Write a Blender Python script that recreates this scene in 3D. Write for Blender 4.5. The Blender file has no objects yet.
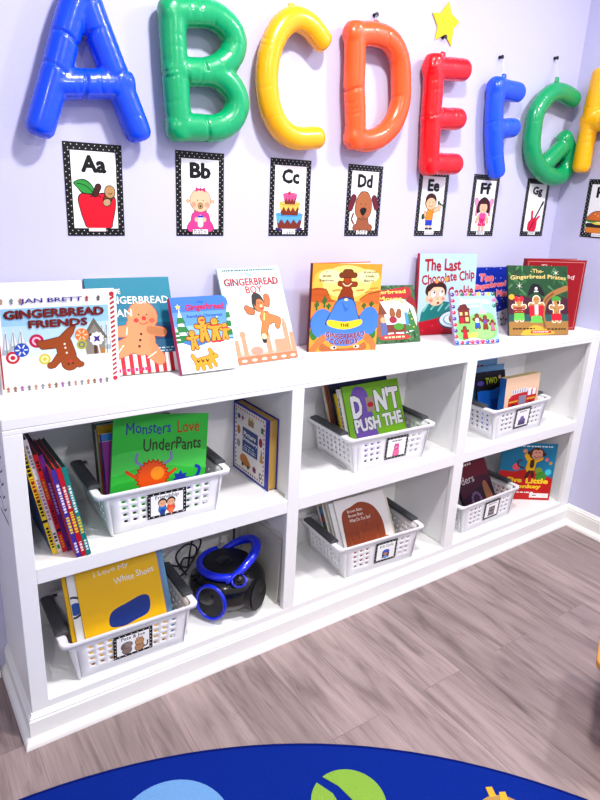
import bpy, bmesh, math, random
from mathutils import Vector, Matrix
import numpy as np
random.seed(7)
sc = bpy.context.scene
COL = sc.collection
PI = math.pi

# ------------------------------------------------------------------ materials
def lin(h):
    h = h.lstrip('#')
    o = []
    for i in (0, 2, 4):
        c = int(h[i:i+2], 16) / 255
        o.append(c / 12.92 if c <= .04045 else ((c + .055) / 1.055) ** 2.4)
    return (*o, 1)
def ink(h):
    c = lin(h)
    return (*[x ** 1.25 * .97 for x in c[:3]], 1)
_m = {}
def mat(hexc, rough=.45, bump=0, bscale=200, metal=0, coat=0, vary=0, spec=.5, sss=0):
    key = (hexc, rough, bump, bscale, metal, coat, vary, spec)
    if key in _m: return _m[key]
    m = bpy.data.materials.new('surface_' + hexc)
    m.use_nodes = True
    nt = m.node_tree
    b = nt.nodes['Principled BSDF']
    b.inputs['Base Color'].default_value = ink(hexc)
    b.inputs['Roughness'].default_value = rough
    b.inputs['Metallic'].default_value = metal
    b.inputs['Specular IOR Level'].default_value = spec
    if coat:
        b.inputs['Coat Weight'].default_value = coat
        b.inputs['Coat Roughness'].default_value = .08
    if bump or vary:
        tc = nt.nodes.new('ShaderNodeTexCoord')
        n = nt.nodes.new('ShaderNodeTexNoise')
        n.inputs['Scale'].default_value = bscale
        n.inputs['Detail'].default_value = 4
        nt.links.new(tc.outputs['Object'], n.inputs['Vector'])
        if bump:
            bp = nt.nodes.new('ShaderNodeBump')
            bp.inputs['Strength'].default_value = bump
            bp.inputs['Distance'].default_value = .002
            nt.links.new(n.outputs['Fac'], bp.inputs['Height'])
            nt.links.new(bp.outputs['Normal'], b.inputs['Normal'])
        if vary:
            mx = nt.nodes.new('ShaderNodeMix'); mx.data_type = 'RGBA'; mx.blend_type = 'MULTIPLY'
            mx.inputs[0].default_value = vary
            mx.inputs[6].default_value = ink(hexc)
            nt.links.new(n.outputs['Fac'], mx.inputs[7])
            nt.links.new(mx.outputs[2], b.inputs['Base Color'])
    _m[key] = m
    return m
def pm(h): return mat(h, .42, spec=.3)            # printed paper / gloss cover
WHITE = mat('F6F6F6', .38, bump=.06, bscale=60)
def wood_floor():
    m = bpy.data.materials.new('vinyl_planks'); m.use_nodes = True
    nt = m.node_tree; N = nt.nodes; Lk = nt.links; b = N['Principled BSDF']
    tc = N.new('ShaderNodeTexCoord')
    sep = N.new('ShaderNodeSeparateXYZ'); Lk.new(tc.outputs['Object'], sep.inputs[0])
    cb = N.new('ShaderNodeCombineXYZ')
    Lk.new(sep.outputs['Y'], cb.inputs['X']); Lk.new(sep.outputs['X'], cb.inputs['Y'])
    br = N.new('ShaderNodeTexBrick')
    br.offset = .37; br.inputs['Scale'].default_value = 1
    br.inputs['Brick Width'].default_value = 1.15; br.inputs['Row Height'].default_value = .172
    br.inputs['Mortar Size'].default_value = .0011; br.inputs['Mortar Smooth'].default_value = 0
    br.inputs['Color1'].default_value = (0, 0, 0, 1); br.inputs['Color2'].default_value = (1, 1, 1, 1)
    br.inputs['Mortar'].default_value = (.5, .5, .5, 1)
    Lk.new(cb.outputs[0], br.inputs['Vector'])
    # grain offset by plank tone
    sc1 = N.new('ShaderNodeVectorMath'); sc1.operation = 'MULTIPLY'; sc1.inputs[1].default_value = (9, 1.1, 1)
    Lk.new(tc.outputs['Object'], sc1.inputs[0])
    ad = N.new('ShaderNodeVectorMath'); ad.operation = 'ADD'
    cb2 = N.new('ShaderNodeVectorMath'); cb2.operation = 'SCALE'; cb2.inputs['Scale'].default_value = 17
    Lk.new(br.outputs['Color'], cb2.inputs[0])
    Lk.new(sc1.outputs[0], ad.inputs[0]); Lk.new(cb2.outputs[0], ad.inputs[1])
    n1 = N.new('ShaderNodeTexNoise'); n1.inputs['Scale'].default_value = 1.6; n1.inputs['Detail'].default_value = 5; n1.inputs['Distortion'].default_value = 1.5
    Lk.new(ad.outputs[0], n1.inputs['Vector'])
    sc2 = N.new('ShaderNodeVectorMath'); sc2.operation = 'MULTIPLY'; sc2.inputs[1].default_value = (9, 1.3, 1)
    Lk.new(ad.outputs[0], sc2.inputs[0])
    n2 = N.new('ShaderNodeTexNoise'); n2.inputs['Scale'].default_value = 3.2; n2.inputs['Detail'].default_value = 9; n2.inputs['Roughness'].default_value = .75; n2.inputs['Distortion'].default_value = .6
    Lk.new(sc2.outputs[0], n2.inputs['Vector'])
    r1 = N.new('ShaderNodeValToRGB'); e = r1.color_ramp.elements
    e[0].position = .26; e[0].color = lin('6E6060'); e[1].position = .66; e[1].color = lin('9F908E')
    x = r1.color_ramp.elements.new(.44); x.color = lin('8E807E')
    Lk.new(n1.outputs['Fac'], r1.inputs['Fac'])
    r2 = N.new('ShaderNodeValToRGB'); e = r2.color_ramp.elements
    e[0].position = .3; e[0].color = (.7, .67, .67, 1); e[1].position = .62; e[1].color = (1.1, 1.08, 1.07, 1)
    Lk.new(n2.outputs['Fac'], r2.inputs['Fac'])
    mx = N.new('ShaderNodeMix'); mx.data_type = 'RGBA'; mx.blend_type = 'MULTIPLY'; mx.inputs[0].default_value = .8
    Lk.new(r1.outputs['Color'], mx.inputs[6]); Lk.new(r2.outputs['Color'], mx.inputs[7])
    # plank tone
    rp = N.new('ShaderNodeValToRGB'); e = rp.color_ramp.elements
    e[0].color = (.84, .82, .82, 1); e[1].color = (1.16, 1.13, 1.11, 1)
    Lk.new(br.outputs['Color'], rp.inputs['Fac'])
    mx2 = N.new('ShaderNodeMix'); mx2.data_type = 'RGBA'; mx2.blend_type = 'MULTIPLY'; mx2.inputs[0].default_value = 1
    Lk.new(mx.outputs[2], mx2.inputs[6]); Lk.new(rp.outputs['Color'], mx2.inputs[7])
    mx3 = N.new('ShaderNodeMix'); mx3.data_type = 'RGBA'
    mm = N.new('ShaderNodeMath'); mm.operation = 'MULTIPLY'; mm.inputs[1].default_value = .55
    Lk.new(br.outputs['Fac'], mm.inputs[0]); Lk.new(mm.outputs[0], mx3.inputs[0])
    Lk.new(mx2.outputs[2], mx3.inputs[6]); mx3.inputs[7].default_value = lin('6A5F60')
    Lk.new(mx3.outputs[2], b.inputs['Base Color'])
    s3 = N.new('ShaderNodeVectorMath'); s3.operation = 'MULTIPLY'; s3.inputs[1].default_value = (.9, .8, 1)
    Lk.new(ad.outputs[0], s3.inputs[0])
    n3 = N.new('ShaderNodeTexNoise'); n3.inputs['Scale'].default_value = 2.1; n3.inputs['Detail'].default_value = 8; n3.inputs['Roughness'].default_value = .62; n3.inputs['Distortion'].default_value = 2.6
    Lk.new(s3.outputs[0], n3.inputs['Vector'])
    r3 = N.new('ShaderNodeValToRGB'); e = r3.color_ramp.elements
    e[0].position = .53; e[0].color = (1.04, 1.03, 1.03, 1); e[1].position = .72; e[1].color = (.62, .58, .6, 1)
    Lk.new(n3.outputs['Fac'], r3.inputs['Fac'])
    mx4 = N.new('ShaderNodeMix'); mx4.data_type = 'RGBA'; mx4.blend_type = 'MULTIPLY'; mx4.inputs[0].default_value = 1
    Lk.new(mx3.outputs[2], mx4.inputs[6]); Lk.new(r3.outputs['Color'], mx4.inputs[7])
    Lk.new(mx4.outputs[2], b.inputs['Base Color'])
    b.inputs['Roughness'].default_value = .42
    bp = N.new('ShaderNodeBump'); bp.inputs['Strength'].default_value = .12; bp.inputs['Distance'].default_value = .002
    Lk.new(n2.outputs['Fac'], bp.inputs['Height']); Lk.new(bp.outputs['Normal'], b.inputs['Normal'])
    return m
def wall_mat():
    return mat('D2D2EB', .75, bump=.12, bscale=140)
def wood_mat(h1, h2):
    m = bpy.data.materials.new('varnished_wood'); m.use_nodes = True
    nt = m.node_tree; b = nt.nodes['Principled BSDF']
    tc = nt.nodes.new('ShaderNodeTexCoord'); mp = nt.nodes.new('ShaderNodeMapping'); mp.inputs['Scale'].default_value = (4, 40, 40)
    n = nt.nodes.new('ShaderNodeTexNoise'); n.inputs['Scale'].default_value = 2; n.inputs['Detail'].default_value = 5
    r = nt.nodes.new('ShaderNodeValToRGB'); r.color_ramp.elements[0].color = lin(h1); r.color_ramp.elements[1].color = lin(h2)
    nt.links.new(tc.outputs['Object'], mp.inputs[0]); nt.links.new(mp.outputs[0], n.inputs['Vector'])
    nt.links.new(n.outputs['Fac'], r.inputs['Fac']); nt.links.new(r.outputs['Color'], b.inputs['Base Color'])
    b.inputs['Roughness'].default_value = .35
    return m

# ------------------------------------------------------------------ object helpers
def obj(name, bm, mats, parent=None, smooth=None):
    me = bpy.data.meshes.new(name)
    bm.to_mesh(me); bm.free()
    for m in (mats if isinstance(mats, (list, tuple)) else [mats]): me.materials.append(m)
    if smooth:
        for p in me.polygons: p.use_smooth = True
        if smooth is not True: me.set_sharp_from_angle(angle=math.radians(smooth))
    o = bpy.data.objects.new(name, me); COL.objects.link(o)
    if parent: o.parent = parent
    return o
def tag(o, label, cat, group=None, kind=None):
    o['label'] = label; o['category'] = cat
    if group: o['group'] = group
    if kind: o['kind'] = kind
    return o
def thing(name, label, cat, M=None, group=None):
    o = bpy.data.objects.new(name, None); COL.objects.link(o); o.empty_display_size = .03
    if M is not None: o.matrix_world = M
    return tag(o, label, cat, group)
def struct(name, bm, m, parent=None, smooth=None):
    o = obj(name, bm, m, parent, smooth)
    if not parent: o['kind'] = 'structure'
    return o
def box(bm, x0, x1, y0, y1, z0, z1, mi=0):
    v = [bm.verts.new((x, y, z)) for x in (x0, x1) for y in (y0, y1) for z in (z0, z1)]
    for f in ((0, 1, 3, 2), (4, 6, 7, 5), (0, 4, 5, 1), (2, 3, 7, 6), (0, 2, 6, 4), (1, 5, 7, 3)):
        bm.faces.new([v[i] for i in f]).material_index = mi
def mkbox(*a):
    bm = bmesh.new(); box(bm, *a); return bm
def bevel(o, w=.002, seg=2):
    m = o.modifiers.new('edge', 'BEVEL'); m.width = w; m.segments = seg; m.limit_method = 'ANGLE'
    return o
def pose(x, y, z, rz=0, tilt=0, roll=0):
    e = Vector((math.cos(rz), math.sin(rz), 0)); n = Vector((-math.sin(rz), math.cos(rz), 0))
    k = Vector((0, 0, 1)); up = math.cos(tilt) * k + math.sin(tilt) * n; nb = math.cos(tilt) * n - math.sin(tilt) * k
    e, up = math.cos(roll) * e - math.sin(roll) * up, math.sin(roll) * e + math.cos(roll) * up
    M = Matrix.Identity(4)
    for i, c in enumerate((e, nb, up)):
        for j in range(3): M[j][i] = c[j]
    M.translation = (x, y, z)
    return M
def prism(bm, pts, y0, y1, mi=0):
    """closed outline in x,z extruded from y0 (front) to y1"""
    a = [bm.verts.new((x, y0, z)) for x, z in pts]; b = [bm.verts.new((x, y1, z)) for x, z in pts]
    bm.faces.new(a).material_index = mi; bm.faces.new(b[::-1]).material_index = mi
    n = len(pts)
    for i in range(n):
        bm.faces.new((a[i], b[i], b[(i+1) % n], a[(i+1) % n])).material_index = mi
def rrect(w, h, r, n=5, which=(1, 1, 1, 1), ox=0, oz=0):
    """ccw from bottom-left; which: BL,BR,TR,TL rounded"""
    o = []
    for k, (cx, cz, a0) in enumerate(((0, 0, PI), (w, 0, 1.5*PI), (w, h, 0), (0, h, .5*PI))):
        if not which[k]: o.append((cx+ox, cz+oz)); continue
        sx = r if cx == 0 else w-r; sz = r if cz == 0 else h-r
        for i in range(n+1):
            a = a0 + i/n*PI/2
            o.append((sx + r*math.cos(a)+ox, sz + r*math.sin(a)+oz))
    return o
def tube(bm, pts, r, n=10, caps=True, flat=1.0):
    """tube along 3d pts, r scalar or list"""
    pts = [Vector(p) for p in pts]; rs = r if isinstance(r, (list, tuple)) else [r]*len(pts)
    rings = []; prev = None
    for i, p in enumerate(pts):
        d = (pts[min(i+1, len(pts)-1)] - pts[max(i-1, 0)]).normalized()
        if prev is None:
            a = Vector((0, 0, 1)) if abs(d.z) < .9 else Vector((0, 1, 0))
            u = d.cross(a).normalized()
        else:
            u = (prev - d*prev.dot(d)).normalized()
        prev = u; w = d.cross(u)
        rings.append([bm.verts.new(p + rs[i]*(math.cos(2*PI*k/n)*u + flat*math.sin(2*PI*k/n)*w)) for k in range(n)])
    for a, b in zip(rings, rings[1:]):
        for k in range(n): bm.faces.new((a[k], a[(k+1) % n], b[(k+1) % n], b[k]))
    if caps:
        bm.faces.new(rings[0][::-1]); bm.faces.new(rings[-1])
def smooth_path(pts, k=6, closed=False):
    P = [Vector(p) for p in pts]; n = len(P); o = []
    rng = range(n if closed else n-1)
    for i in rng:
        g = (lambda j: P[j % n]) if closed else (lambda j: P[min(max(j, 0), n-1)])
        p0, p1, p2, p3 = g(i-1), g(i), g(i+1), g(i+2)
        for t in range(k):
            t /= k
            o.append(.5*((2*p1) + (p2-p0)*t + (2*p0-5*p1+4*p2-p3)*t*t + (3*p1-p0-3*p2+p3)*t**3))
    if not closed: o.append(P[-1])
    return o

# ------------------------------------------------------------------ flat printed artwork
_tc = {}
def text_geo(s, bold=0):
    key = (s, bold)
    if key not in _tc:
        cu = bpy.data.curves.new('t', 'FONT'); cu.body = s; cu.size = 1; cu.resolution_u = 2
        cu.offset = bold; cu.fill_mode = 'FRONT'
        o = bpy.data.objects.new('t', cu); COL.objects.link(o)
        bpy.context.view_layer.update()
        me = bpy.data.meshes.new_from_object(o.evaluated_get(bpy.context.evaluated_depsgraph_get()))
        V = [(v.co.x, v.co.y) for v in me.vertices]; Fs = [tuple(p.vertices) for p in me.polygons]
        bpy.data.objects.remove(o); bpy.data.curves.remove(cu); bpy.data.meshes.remove(me)
        _tc[key] = (V, Fs)
    return _tc[key]
def area2(p): return sum(p[i-1][0]*p[i][1] - p[i][0]*p[i-1][1] for i in range(len(p)))
def clip(p, W, H):
    for ax, lo in ((0, True), (0, False), (1, True), (1, False)):
        lim = 0 if lo else (W if ax == 0 else H)
        ins = (lambda q: q[ax] >= lim) if lo else (lambda q: q[ax] <= lim)
        o = []
        for i in range(len(p)):
            a, b = p[i-1], p[i]
            if ins(a) != ins(b):
                t = (lim-a[ax])/(b[ax]-a[ax]); o.append((a[0]+t*(b[0]-a[0]), a[1]+t*(b[1]-a[1])))
            if ins(b): o.append(b)
        p = o
        if len(p) < 3: return []
    return p
class Art:
    def __init__(s, W, H, bg): s.W, s.H, s.bg, s.prims = W, H, bg, []
    def _add(s, col, polys): s.prims.append((col, polys))
    def raw(s, col, pts): s._add(col, [pts])
    def poly(s, col, pts): s.raw(col, [(u*s.W, v*s.H) for u, v in pts])
    def rect(s, col, u0, v0, u1, v1): s.poly(col, [(u0, v0), (u1, v0), (u1, v1), (u0, v1)])
    def ell(s, col, u, v, ru, rv=None, rot=0, n=18):
        rv = ru if rv is None else rv; c, k = math.cos(rot), math.sin(rot); W = s.W
        s.raw(col, [(u*W + W*(ru*math.cos(a)*c - rv*math.sin(a)*k), v*s.H + W*(ru*math.cos(a)*k + rv*math.sin(a)*c)) for a in [2*PI*i/n for i in range(n)]])
    def dots(s, col, pts, r, n=7):
        s._add(col, [[(u*s.W + r*s.W*math.cos(2*PI*i/n), v*s.H + r*s.W*math.sin(2*PI*i/n)) for i in range(n)] for u, v in pts])
    def blob(s, col, pts, k=5):
        q = smooth_path([(u*s.W, v*s.H, 0) for u, v in pts], k, True)
        s.raw(col, [(p.x, p.y) for p in q])
    def cap(s, col, u0, v0, u1, v1, r, r2=None):
        W, H = s.W, s.H; r2 = r if r2 is None else r2
        a = Vector((u0*W, v0*H)); b = Vector((u1*W, v1*H)); d = b-a
        an = math.atan2(d.y, d.x); o = []
        for i in range(9): t = an+PI/2+PI*i/8; o.append((a.x+r*W*math.cos(t), a.y+r*W*math.sin(t)))
        for i in range(9): t = an-PI/2+PI*i/8; o.append((b.x+r2*W*math.cos(t), b.y+r2*W*math.sin(t)))
        s.raw(col, o)
    def line(s, col, pts, r):
        for p, q in zip(pts, pts[1:]): s.cap(col, *p, *q, r)
    def curve(s, col, pts, r, k=4):
        q = smooth_path([(u, v, 0) for u, v in pts], k); s.line(col, [(p.x, p.y) for p in q], r)
    def star(s, col, u, v, r, n=5, inner=.45, rot=PI/2):
        s.raw(col, [(u*s.W + s.W*r*(1 if i % 2 == 0 else inner)*math.cos(rot+PI*i/n), v*s.H + s.W*r*(1 if i % 2 == 0 else inner)*math.sin(rot+PI*i/n)) for i in range(2*n)])
    def fig(s, col, caps, out=None, ow=.006):
        if out:
            for c in caps: s.cap(out, *c[:4], c[4]+ow, (c[5] if len(c) > 5 else c[4])+ow)
        for c in caps: s.cap(col, *c)
    def text(s, col, t, u, v, w, h=None, bold=.0, shear=0, rot=0, arc=0, out=None, ow=.03, jit=0):
        if out: s.text(out, t, u, v, w*1.02, h, bold+ow, shear, rot, arc, jit=jit)
        V, Fs = text_geo(t, 0)
        xs = [p[0] for p in V]; ys = [p[1] for p in V]; x0, x1, y0, y1 = min(xs), max(xs), min(ys), max(ys)
        W, H = s.W, s.H; sx = w*W/(x1-x0); sy = sx if h is None else h*H/(y1-y0)
        cx, cy = (x0+x1)/2, (y0+y1)/2; c, k = math.cos(rot), math.sin(rot); Q = []
        for x, y in V:
            fx = (x-cx)/((x1-x0)/2)
            px = (x-cx)*sx + shear*(y-cy)*sy; py = (y-cy)*sy + arc*H*(1-fx*fx) + jit*H*math.sin(fx*9)
            Q.append((u*W + px*c - py*k, v*H + px*k + py*c))
        for k8 in range(9 if bold > .004 else 1):
            dx, dz = (0, 0) if k8 == 8 or bold <= .004 else (bold*sx*math.cos(k8*PI/4), bold*sy*math.sin(k8*PI/4))
            s._add(col, [[(Q[i][0]+dx, Q[i][1]+dz) for i in f] for f in Fs])
    def bars(s, col, u, v, w, h, n=8, rot=0):
        """illegible small print as dashes"""
        rnd = random.Random(n*31+int(u*100)); x = u-w/2; c, k = math.cos(rot), math.sin(rot); P = []
        while x < u+w/2 - .01:
            L = min(rnd.uniform(.5, 1.4)*w/n, u+w/2-x)
            q = []
            for dx, dv in ((0, -h/2), (L*.72, -h/2), (L*.72, h/2), (0, h/2)):
                X = (x+dx-u)*s.W; Z = dv*s.H; q.append((u*s.W + X*c - Z*k, v*s.H + X*k + Z*c))
            P.append(q); x += L
        s._add(col, P)
    def mark(s): return len(s.prims)
    def xf(s, m, u, v, k):
        cx, cy = u*s.W, v*s.H
        s.prims[m:] = [(c, [[(cx+(x-cx)*k, cy+(y-cy)*k) for x, y in p] for p in P]) for c, P in s.prims[m:]]
    def emit(s, bm, mats, y=0, step=6e-6, ox=0, oz=0):
        def mi(c):
            m = pm(c)
            if m not in mats: mats.append(m)
            return mats.index(m)
        k = 2
        for col, polys in s.prims:
            k += 1; i = mi(col)
            for p in polys:
                if area2(p) < 0: p = p[::-1]
                if min(q[0] for q in p) < 0 or max(q[0] for q in p) > s.W or min(q[1] for q in p) < 0 or max(q[1] for q in p) > s.H:
                    p = clip(p, s.W, s.H)
                if len(p) < 3: continue
                try: bm.faces.new([bm.verts.new((a+ox, y - k*step, b+oz)) for a, b in p]).material_index = i
                except ValueError: pass

# ------------------------------------------------------------------ books
PAGE = mat('EFEBDF', .7, bump=.2, bscale=900)
def book(name, label, M, W, H, T, art=None, cover='C0C0C0', spine=None, page=None, hard=True, opened=None,
         cat='book', group=None, rcorner=0, back=None, spine_art=None):
    M = M.copy(); M.translation.z += T*max(0, -M[2][1])
    root = thing(name, label, cat, M, group)
    c = .0022 if hard else .0008; o = .004 if hard else .0006
    page = page or PAGE; spine = spine or cover; back = back or cover
    bg = art.bg if art else cover
    bm = bmesh.new(); mats = [pm(bg)]
    if rcorner: prism(bm, rrect(W, H, rcorner, 6, (0, 1, 1, 0)), 0, c)
    else: box(bm, 0, W, 0, c, 0, H)
    if art: art.emit(bm, mats)
    obj('front_cover', bm, mats, root)
    if opened is None:
        obj('back_cover', mkbox(0, W, T-c, T, 0, H), pm(back), root)
        if rcorner:
            bm = bmesh.new(); prism(bm, rrect(W-o, H-2*o, rcorner, 6, (0, 1, 1, 0), 0, o), c, T-c)
            obj('pages', bm, page, root)
        else: obj('pages', mkbox(0, W-o, c, T-c, o, H-o), page, root)
        bm = bmesh.new(); box(bm, -c, 0, 0, T, 0, H); sm = [pm(spine)]
        if spine_art:
            spine_art(bm, sm, c, T, H)
        obj('spine', bm, sm, root)
    else:
        h = T/2
        obj('pages', mkbox(0, W-o, c, h-.0002, o, H-o), page, root)
        R = Matrix.Translation((0, h, 0)) @ Matrix.Rotation(opened, 4, 'Z') @ Matrix.Translation((0, -h, 0))
        bm = mkbox(0, W-o, h+.0002, T-c, o, H-o); bm.transform(R); obj('pages', bm, page, root)
        bm = mkbox(0, W, T-c, T, 0, H); bm.transform(R); obj('back_cover', bm, pm(back), root)
        q = R @ Vector((0, T, 0))
        bm = bmesh.new(); prism(bm, [(0, 0), (.001, 0), (.001, 1), (0, 1)], 0, 1); bm.free()
        bm = bmesh.new()
        pts = [(0, 0), (-c, 0), (-c*1.5 + q.x*.5, (q.y)*.5), (q.x - c, q.y), (q.x, q.y), (q.x*.5, q.y*.5)]
        a = [bm.verts.new((x, y, 0)) for x, y in pts]; b = [bm.verts.new((x, y, H)) for x, y in pts]
        bm.faces.new(a[::-1]); bm.faces.new(b)
        for i in range(len(pts)): bm.faces.new((a[i], a[(i+1) % 6], b[(i+1) % 6], b[i]))
        bmesh.ops.recalc_face_normals(bm, faces=bm.faces)
        obj('spine', bm, pm(spine), root)
    return root

# ------------------------------------------------------------------ camera
def cam():
    yaw, pit, rol = .6156, .3194, .0486
    F = Vector((math.sin(yaw)*math.cos(pit), math.cos(yaw)*math.cos(pit), -math.sin(pit)))
    r0 = Vector((math.cos(yaw), -math.sin(yaw), 0)); u0 = r0.cross(F)
    R = math.cos(rol)*r0 + math.sin(rol)*u0; U = -math.sin(rol)*r0 + math.cos(rol)*u0
    c = bpy.data.cameras.new('camera'); c.sensor_fit = 'VERTICAL'; c.sensor_height = 36; c.lens = 633.416/800*36
    c.clip_start = .02
    o = bpy.data.objects.new('camera', c); COL.objects.link(o)
    M = Matrix.Identity(4)
    for i, v in enumerate((R, U, -F)):
        for j in range(3): M[j][i] = v[j]
    M.translation = (-.2185, -1.4693, 1.4441)
    o.matrix_world = M; sc.camera = o
cam()

# ------------------------------------------------------------------ setting
L, D, H = 2.4, .3207, .9247
WALL = wall_mat()
struct('floor', mkbox(-3.2, L+.1, -4.2, D+.1, -.05, 0), wood_floor())
struct('wall_back', mkbox(-3.2, L+.1, D, D+.1, 0, 2.7), WALL)
struct('wall_right', mkbox(L, L+.1, -4.2, D, 0, 2.7), WALL)
struct('ceiling', mkbox(-3.2, L+.1, -4.2, D+.1, 2.7, 2.8), mat('F0F0F0', .9, bump=.1, bscale=120))
TRIM = mat('F3F2F0', .35, bump=.05, bscale=60)
def profile(bm, prof, p0, p1, nrm):
    """extrude (out, z) profile from p0 to p1; out along nrm"""
    n = Vector(nrm); rows = []
    for p in (p0, p1):
        rows.append([bm.verts.new(Vector(p) + n*o + Vector((0, 0, z))) for o, z in prof])
    k = len(prof)
    for i in range(k): bm.faces.new((rows[0][i], rows[0][(i+1) % k], rows[1][(i+1) % k], rows[1][i]))
    bm.faces.new(rows[0][::-1]); bm.faces.new(rows[1])
    bmesh.ops.recalc_face_normals(bm, faces=bm.faces)
BASEP = [(0, 0), (.0275, 0), (.0275, .006), (.024, .016), (.016, .023), (.012, .025), (.012, .076), (.009, .079), (.011, .084), (.006, .09), (.004, .098), (0, .1)]
bm = bmesh.new(); profile(bm, BASEP, (L, -4.2, 0), (L, -.002, 0), (-1, 0, 0)); struct('baseboard_right', bm, TRIM, smooth=40)
bm = bmesh.new(); profile(bm, BASEP, (-3.2, D, 0), (-.03, D, 0), (0, -1, 0)); struct('baseboard_back', bm, TRIM, smooth=40)

# ------------------------------------------------------------------ bookcase
bc = thing('bookcase', 'long low white built-in bookcase with six open cubbies along the lavender wall', 'bookcase', Matrix.Translation((0, 0, 0)))
X = dict(x0=.0437, x1=.7927, x2=.8365, x3=1.5558, x4=1.607, x5=2.3377)
ZT, S1T, S1B, S0T, ZM = .8827, .5205, .4763, .116, .0936
E_ = .001
YB = D - E_
FT = .019                                   # face frame thickness
def part(name, bm, bw=.0016):
    o = obj(name, bm, WHITE, bc); bevel(o, bw, 2); return o
part('countertop', mkbox(0, L-E_, 0, YB, ZT+.012, H), .003)
part('top_rail', mkbox(0, L-E_, 0, FT, ZT, ZT+.012))
part('side_panel', mkbox(0, .03, FT, YB, 0, ZT+.012))
part('side_panel', mkbox(2.352, L-E_, FT, YB, 0, ZT+.012))
part('stile', mkbox(0, X['x0'], 0, FT, 0, ZT))
part('stile', mkbox(X['x1'], X['x2'], 0, FT, S0T, ZT))
part('stile', mkbox(X['x3'], X['x4'], 0, FT, S0T, ZT))
part('stile', mkbox(X['x5'], L-E_, 0, FT, 0, ZT))
part('divider', mkbox(.805, .824, FT, YB-.004, S0T, ZT+.012))
part('divider', mkbox(1.572, 1.591, FT, YB-.004, S0T, ZT+.012))
part('back_panel', mkbox(.03, 2.352, YB-.004, YB, 0, ZT+.012))
for a, b, c, d in (('x0', 'x1', .03, .805), ('x2', 'x3', .824, 1.572), ('x4', 'x5', 1.591, 2.352)):
    part('shelf_rail', mkbox(X[a], X[b], 0, FT, S1B, S1T))
    part('shelf', mkbox(c, d, FT, YB-.004, S1T-.02, S1T))
    part('bottom_shelf', mkbox(c, d, FT, YB-.004, S0T-.02, S0T))
part('bottom_rail', mkbox(X['x0'], X['x5'], 0, FT, 0.001, S0T))
bm = bmesh.new()
BP = [(0, 0), (.0275, 0), (.0275, .006), (.024, .016), (.016, .023), (.0115, .025), (.0115, .073), (.0075, .0765), (.0095, .081), (.0045, .086), (.003, .0925), (0, ZM)]
# front and left return with a mitre at the corner
rows = []
for (px, py), (nx, ny) in (((0, YB), (-1, 0)), ((0, 0), (-1, -1)), ((L-E_, 0), (0, -1))):
    rows.append([bm.verts.new((px + nx*o, py + ny*o, z)) for o, z in BP])
for a, b in zip(rows, rows[1:]):
    for i in range(len(BP)): bm.faces.new((a[i], a[(i+1) % len(BP)], b[(i+1) % len(BP)], b[i]))
bm.faces.new(rows[0]); bm.faces.new(rows[-1][::-1])
bmesh.ops.recalc_face_normals(bm, faces=bm.faces)
obj('base_moulding', bm, WHITE, bc, 40)
# hinge-hole marks inside the middle stile
for z in (.575, .618): obj('peg_hole', mkbox(.8362, .8369, .006, .010, z, z+.007), mat('4A4A4E', .6), bc)

# ------------------------------------------------------------------ baskets
BASK = mat('F1F1F4', .4, bump=.04, bscale=300); GREY = mat('55585C', .5)
def rro(w, d, r, n=5):
    """rounded rectangle outline ccw, starting at the front-left corner arc; returns list per corner"""
    o = []
    for cx, cy, a0 in ((-1, -1, PI), (1, -1, 1.5*PI), (1, 1, 0), (-1, 1, .5*PI)):
        o.append([(cx*(w/2-r) + r*math.cos(a0+i/n*PI/2), cy*(d/2-r) + r*math.sin(a0+i/n*PI/2)) for i in range(n+1)])
    return o
def holed(bm, A, B, C_, D_, us, vs, holes):
    """bilinear panel A(bl) B(br) C(tr) D(tl), grid lines us, vs; cells in holes get a rounded opening"""
    A, B, C_, D_ = map(Vector, (A, B, C_, D_))
    P = lambda u, v: (A*(1-u)+B*u)*(1-v) + (D_*(1-u)+C_*u)*v
    for i in range(len(us)-1):
        for j in range(len(vs)-1):
            u0, u1, v0, v1 = us[i], us[i+1], vs[j], vs[j+1]
            q = [bm.verts.new(P(*t)) for t in ((u0, v0), (u1, v0), (u1, v1), (u0, v1))]
            if (i, j) in holes:
                m = .29; k = .11; w_, h_ = u1-u0, v1-v0; I = []
                for a, b in ((m+k, m), (1-m-k, m), (1-m, m+k), (1-m, 1-m-k), (1-m-k, 1-m), (m+k, 1-m), (m, 1-m-k), (m, m+k)):
                    I.append(bm.verts.new(P(u0+a*w_, v0+b*h_)))
                for s in ((q[0], q[1], I[1], I[0]), (q[1], I[2], I[1]), (q[1], q[2], I[3], I[2]), (q[2], I[4], I[3]), (q[2], q[3], I[5], I[4]), (q[3], I[6], I[5]), (q[3], q[0], I[7], I[6]), (q[0], I[0], I[7])):
                    bm.faces.new(s)
            else: bm.faces.new(q)
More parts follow.
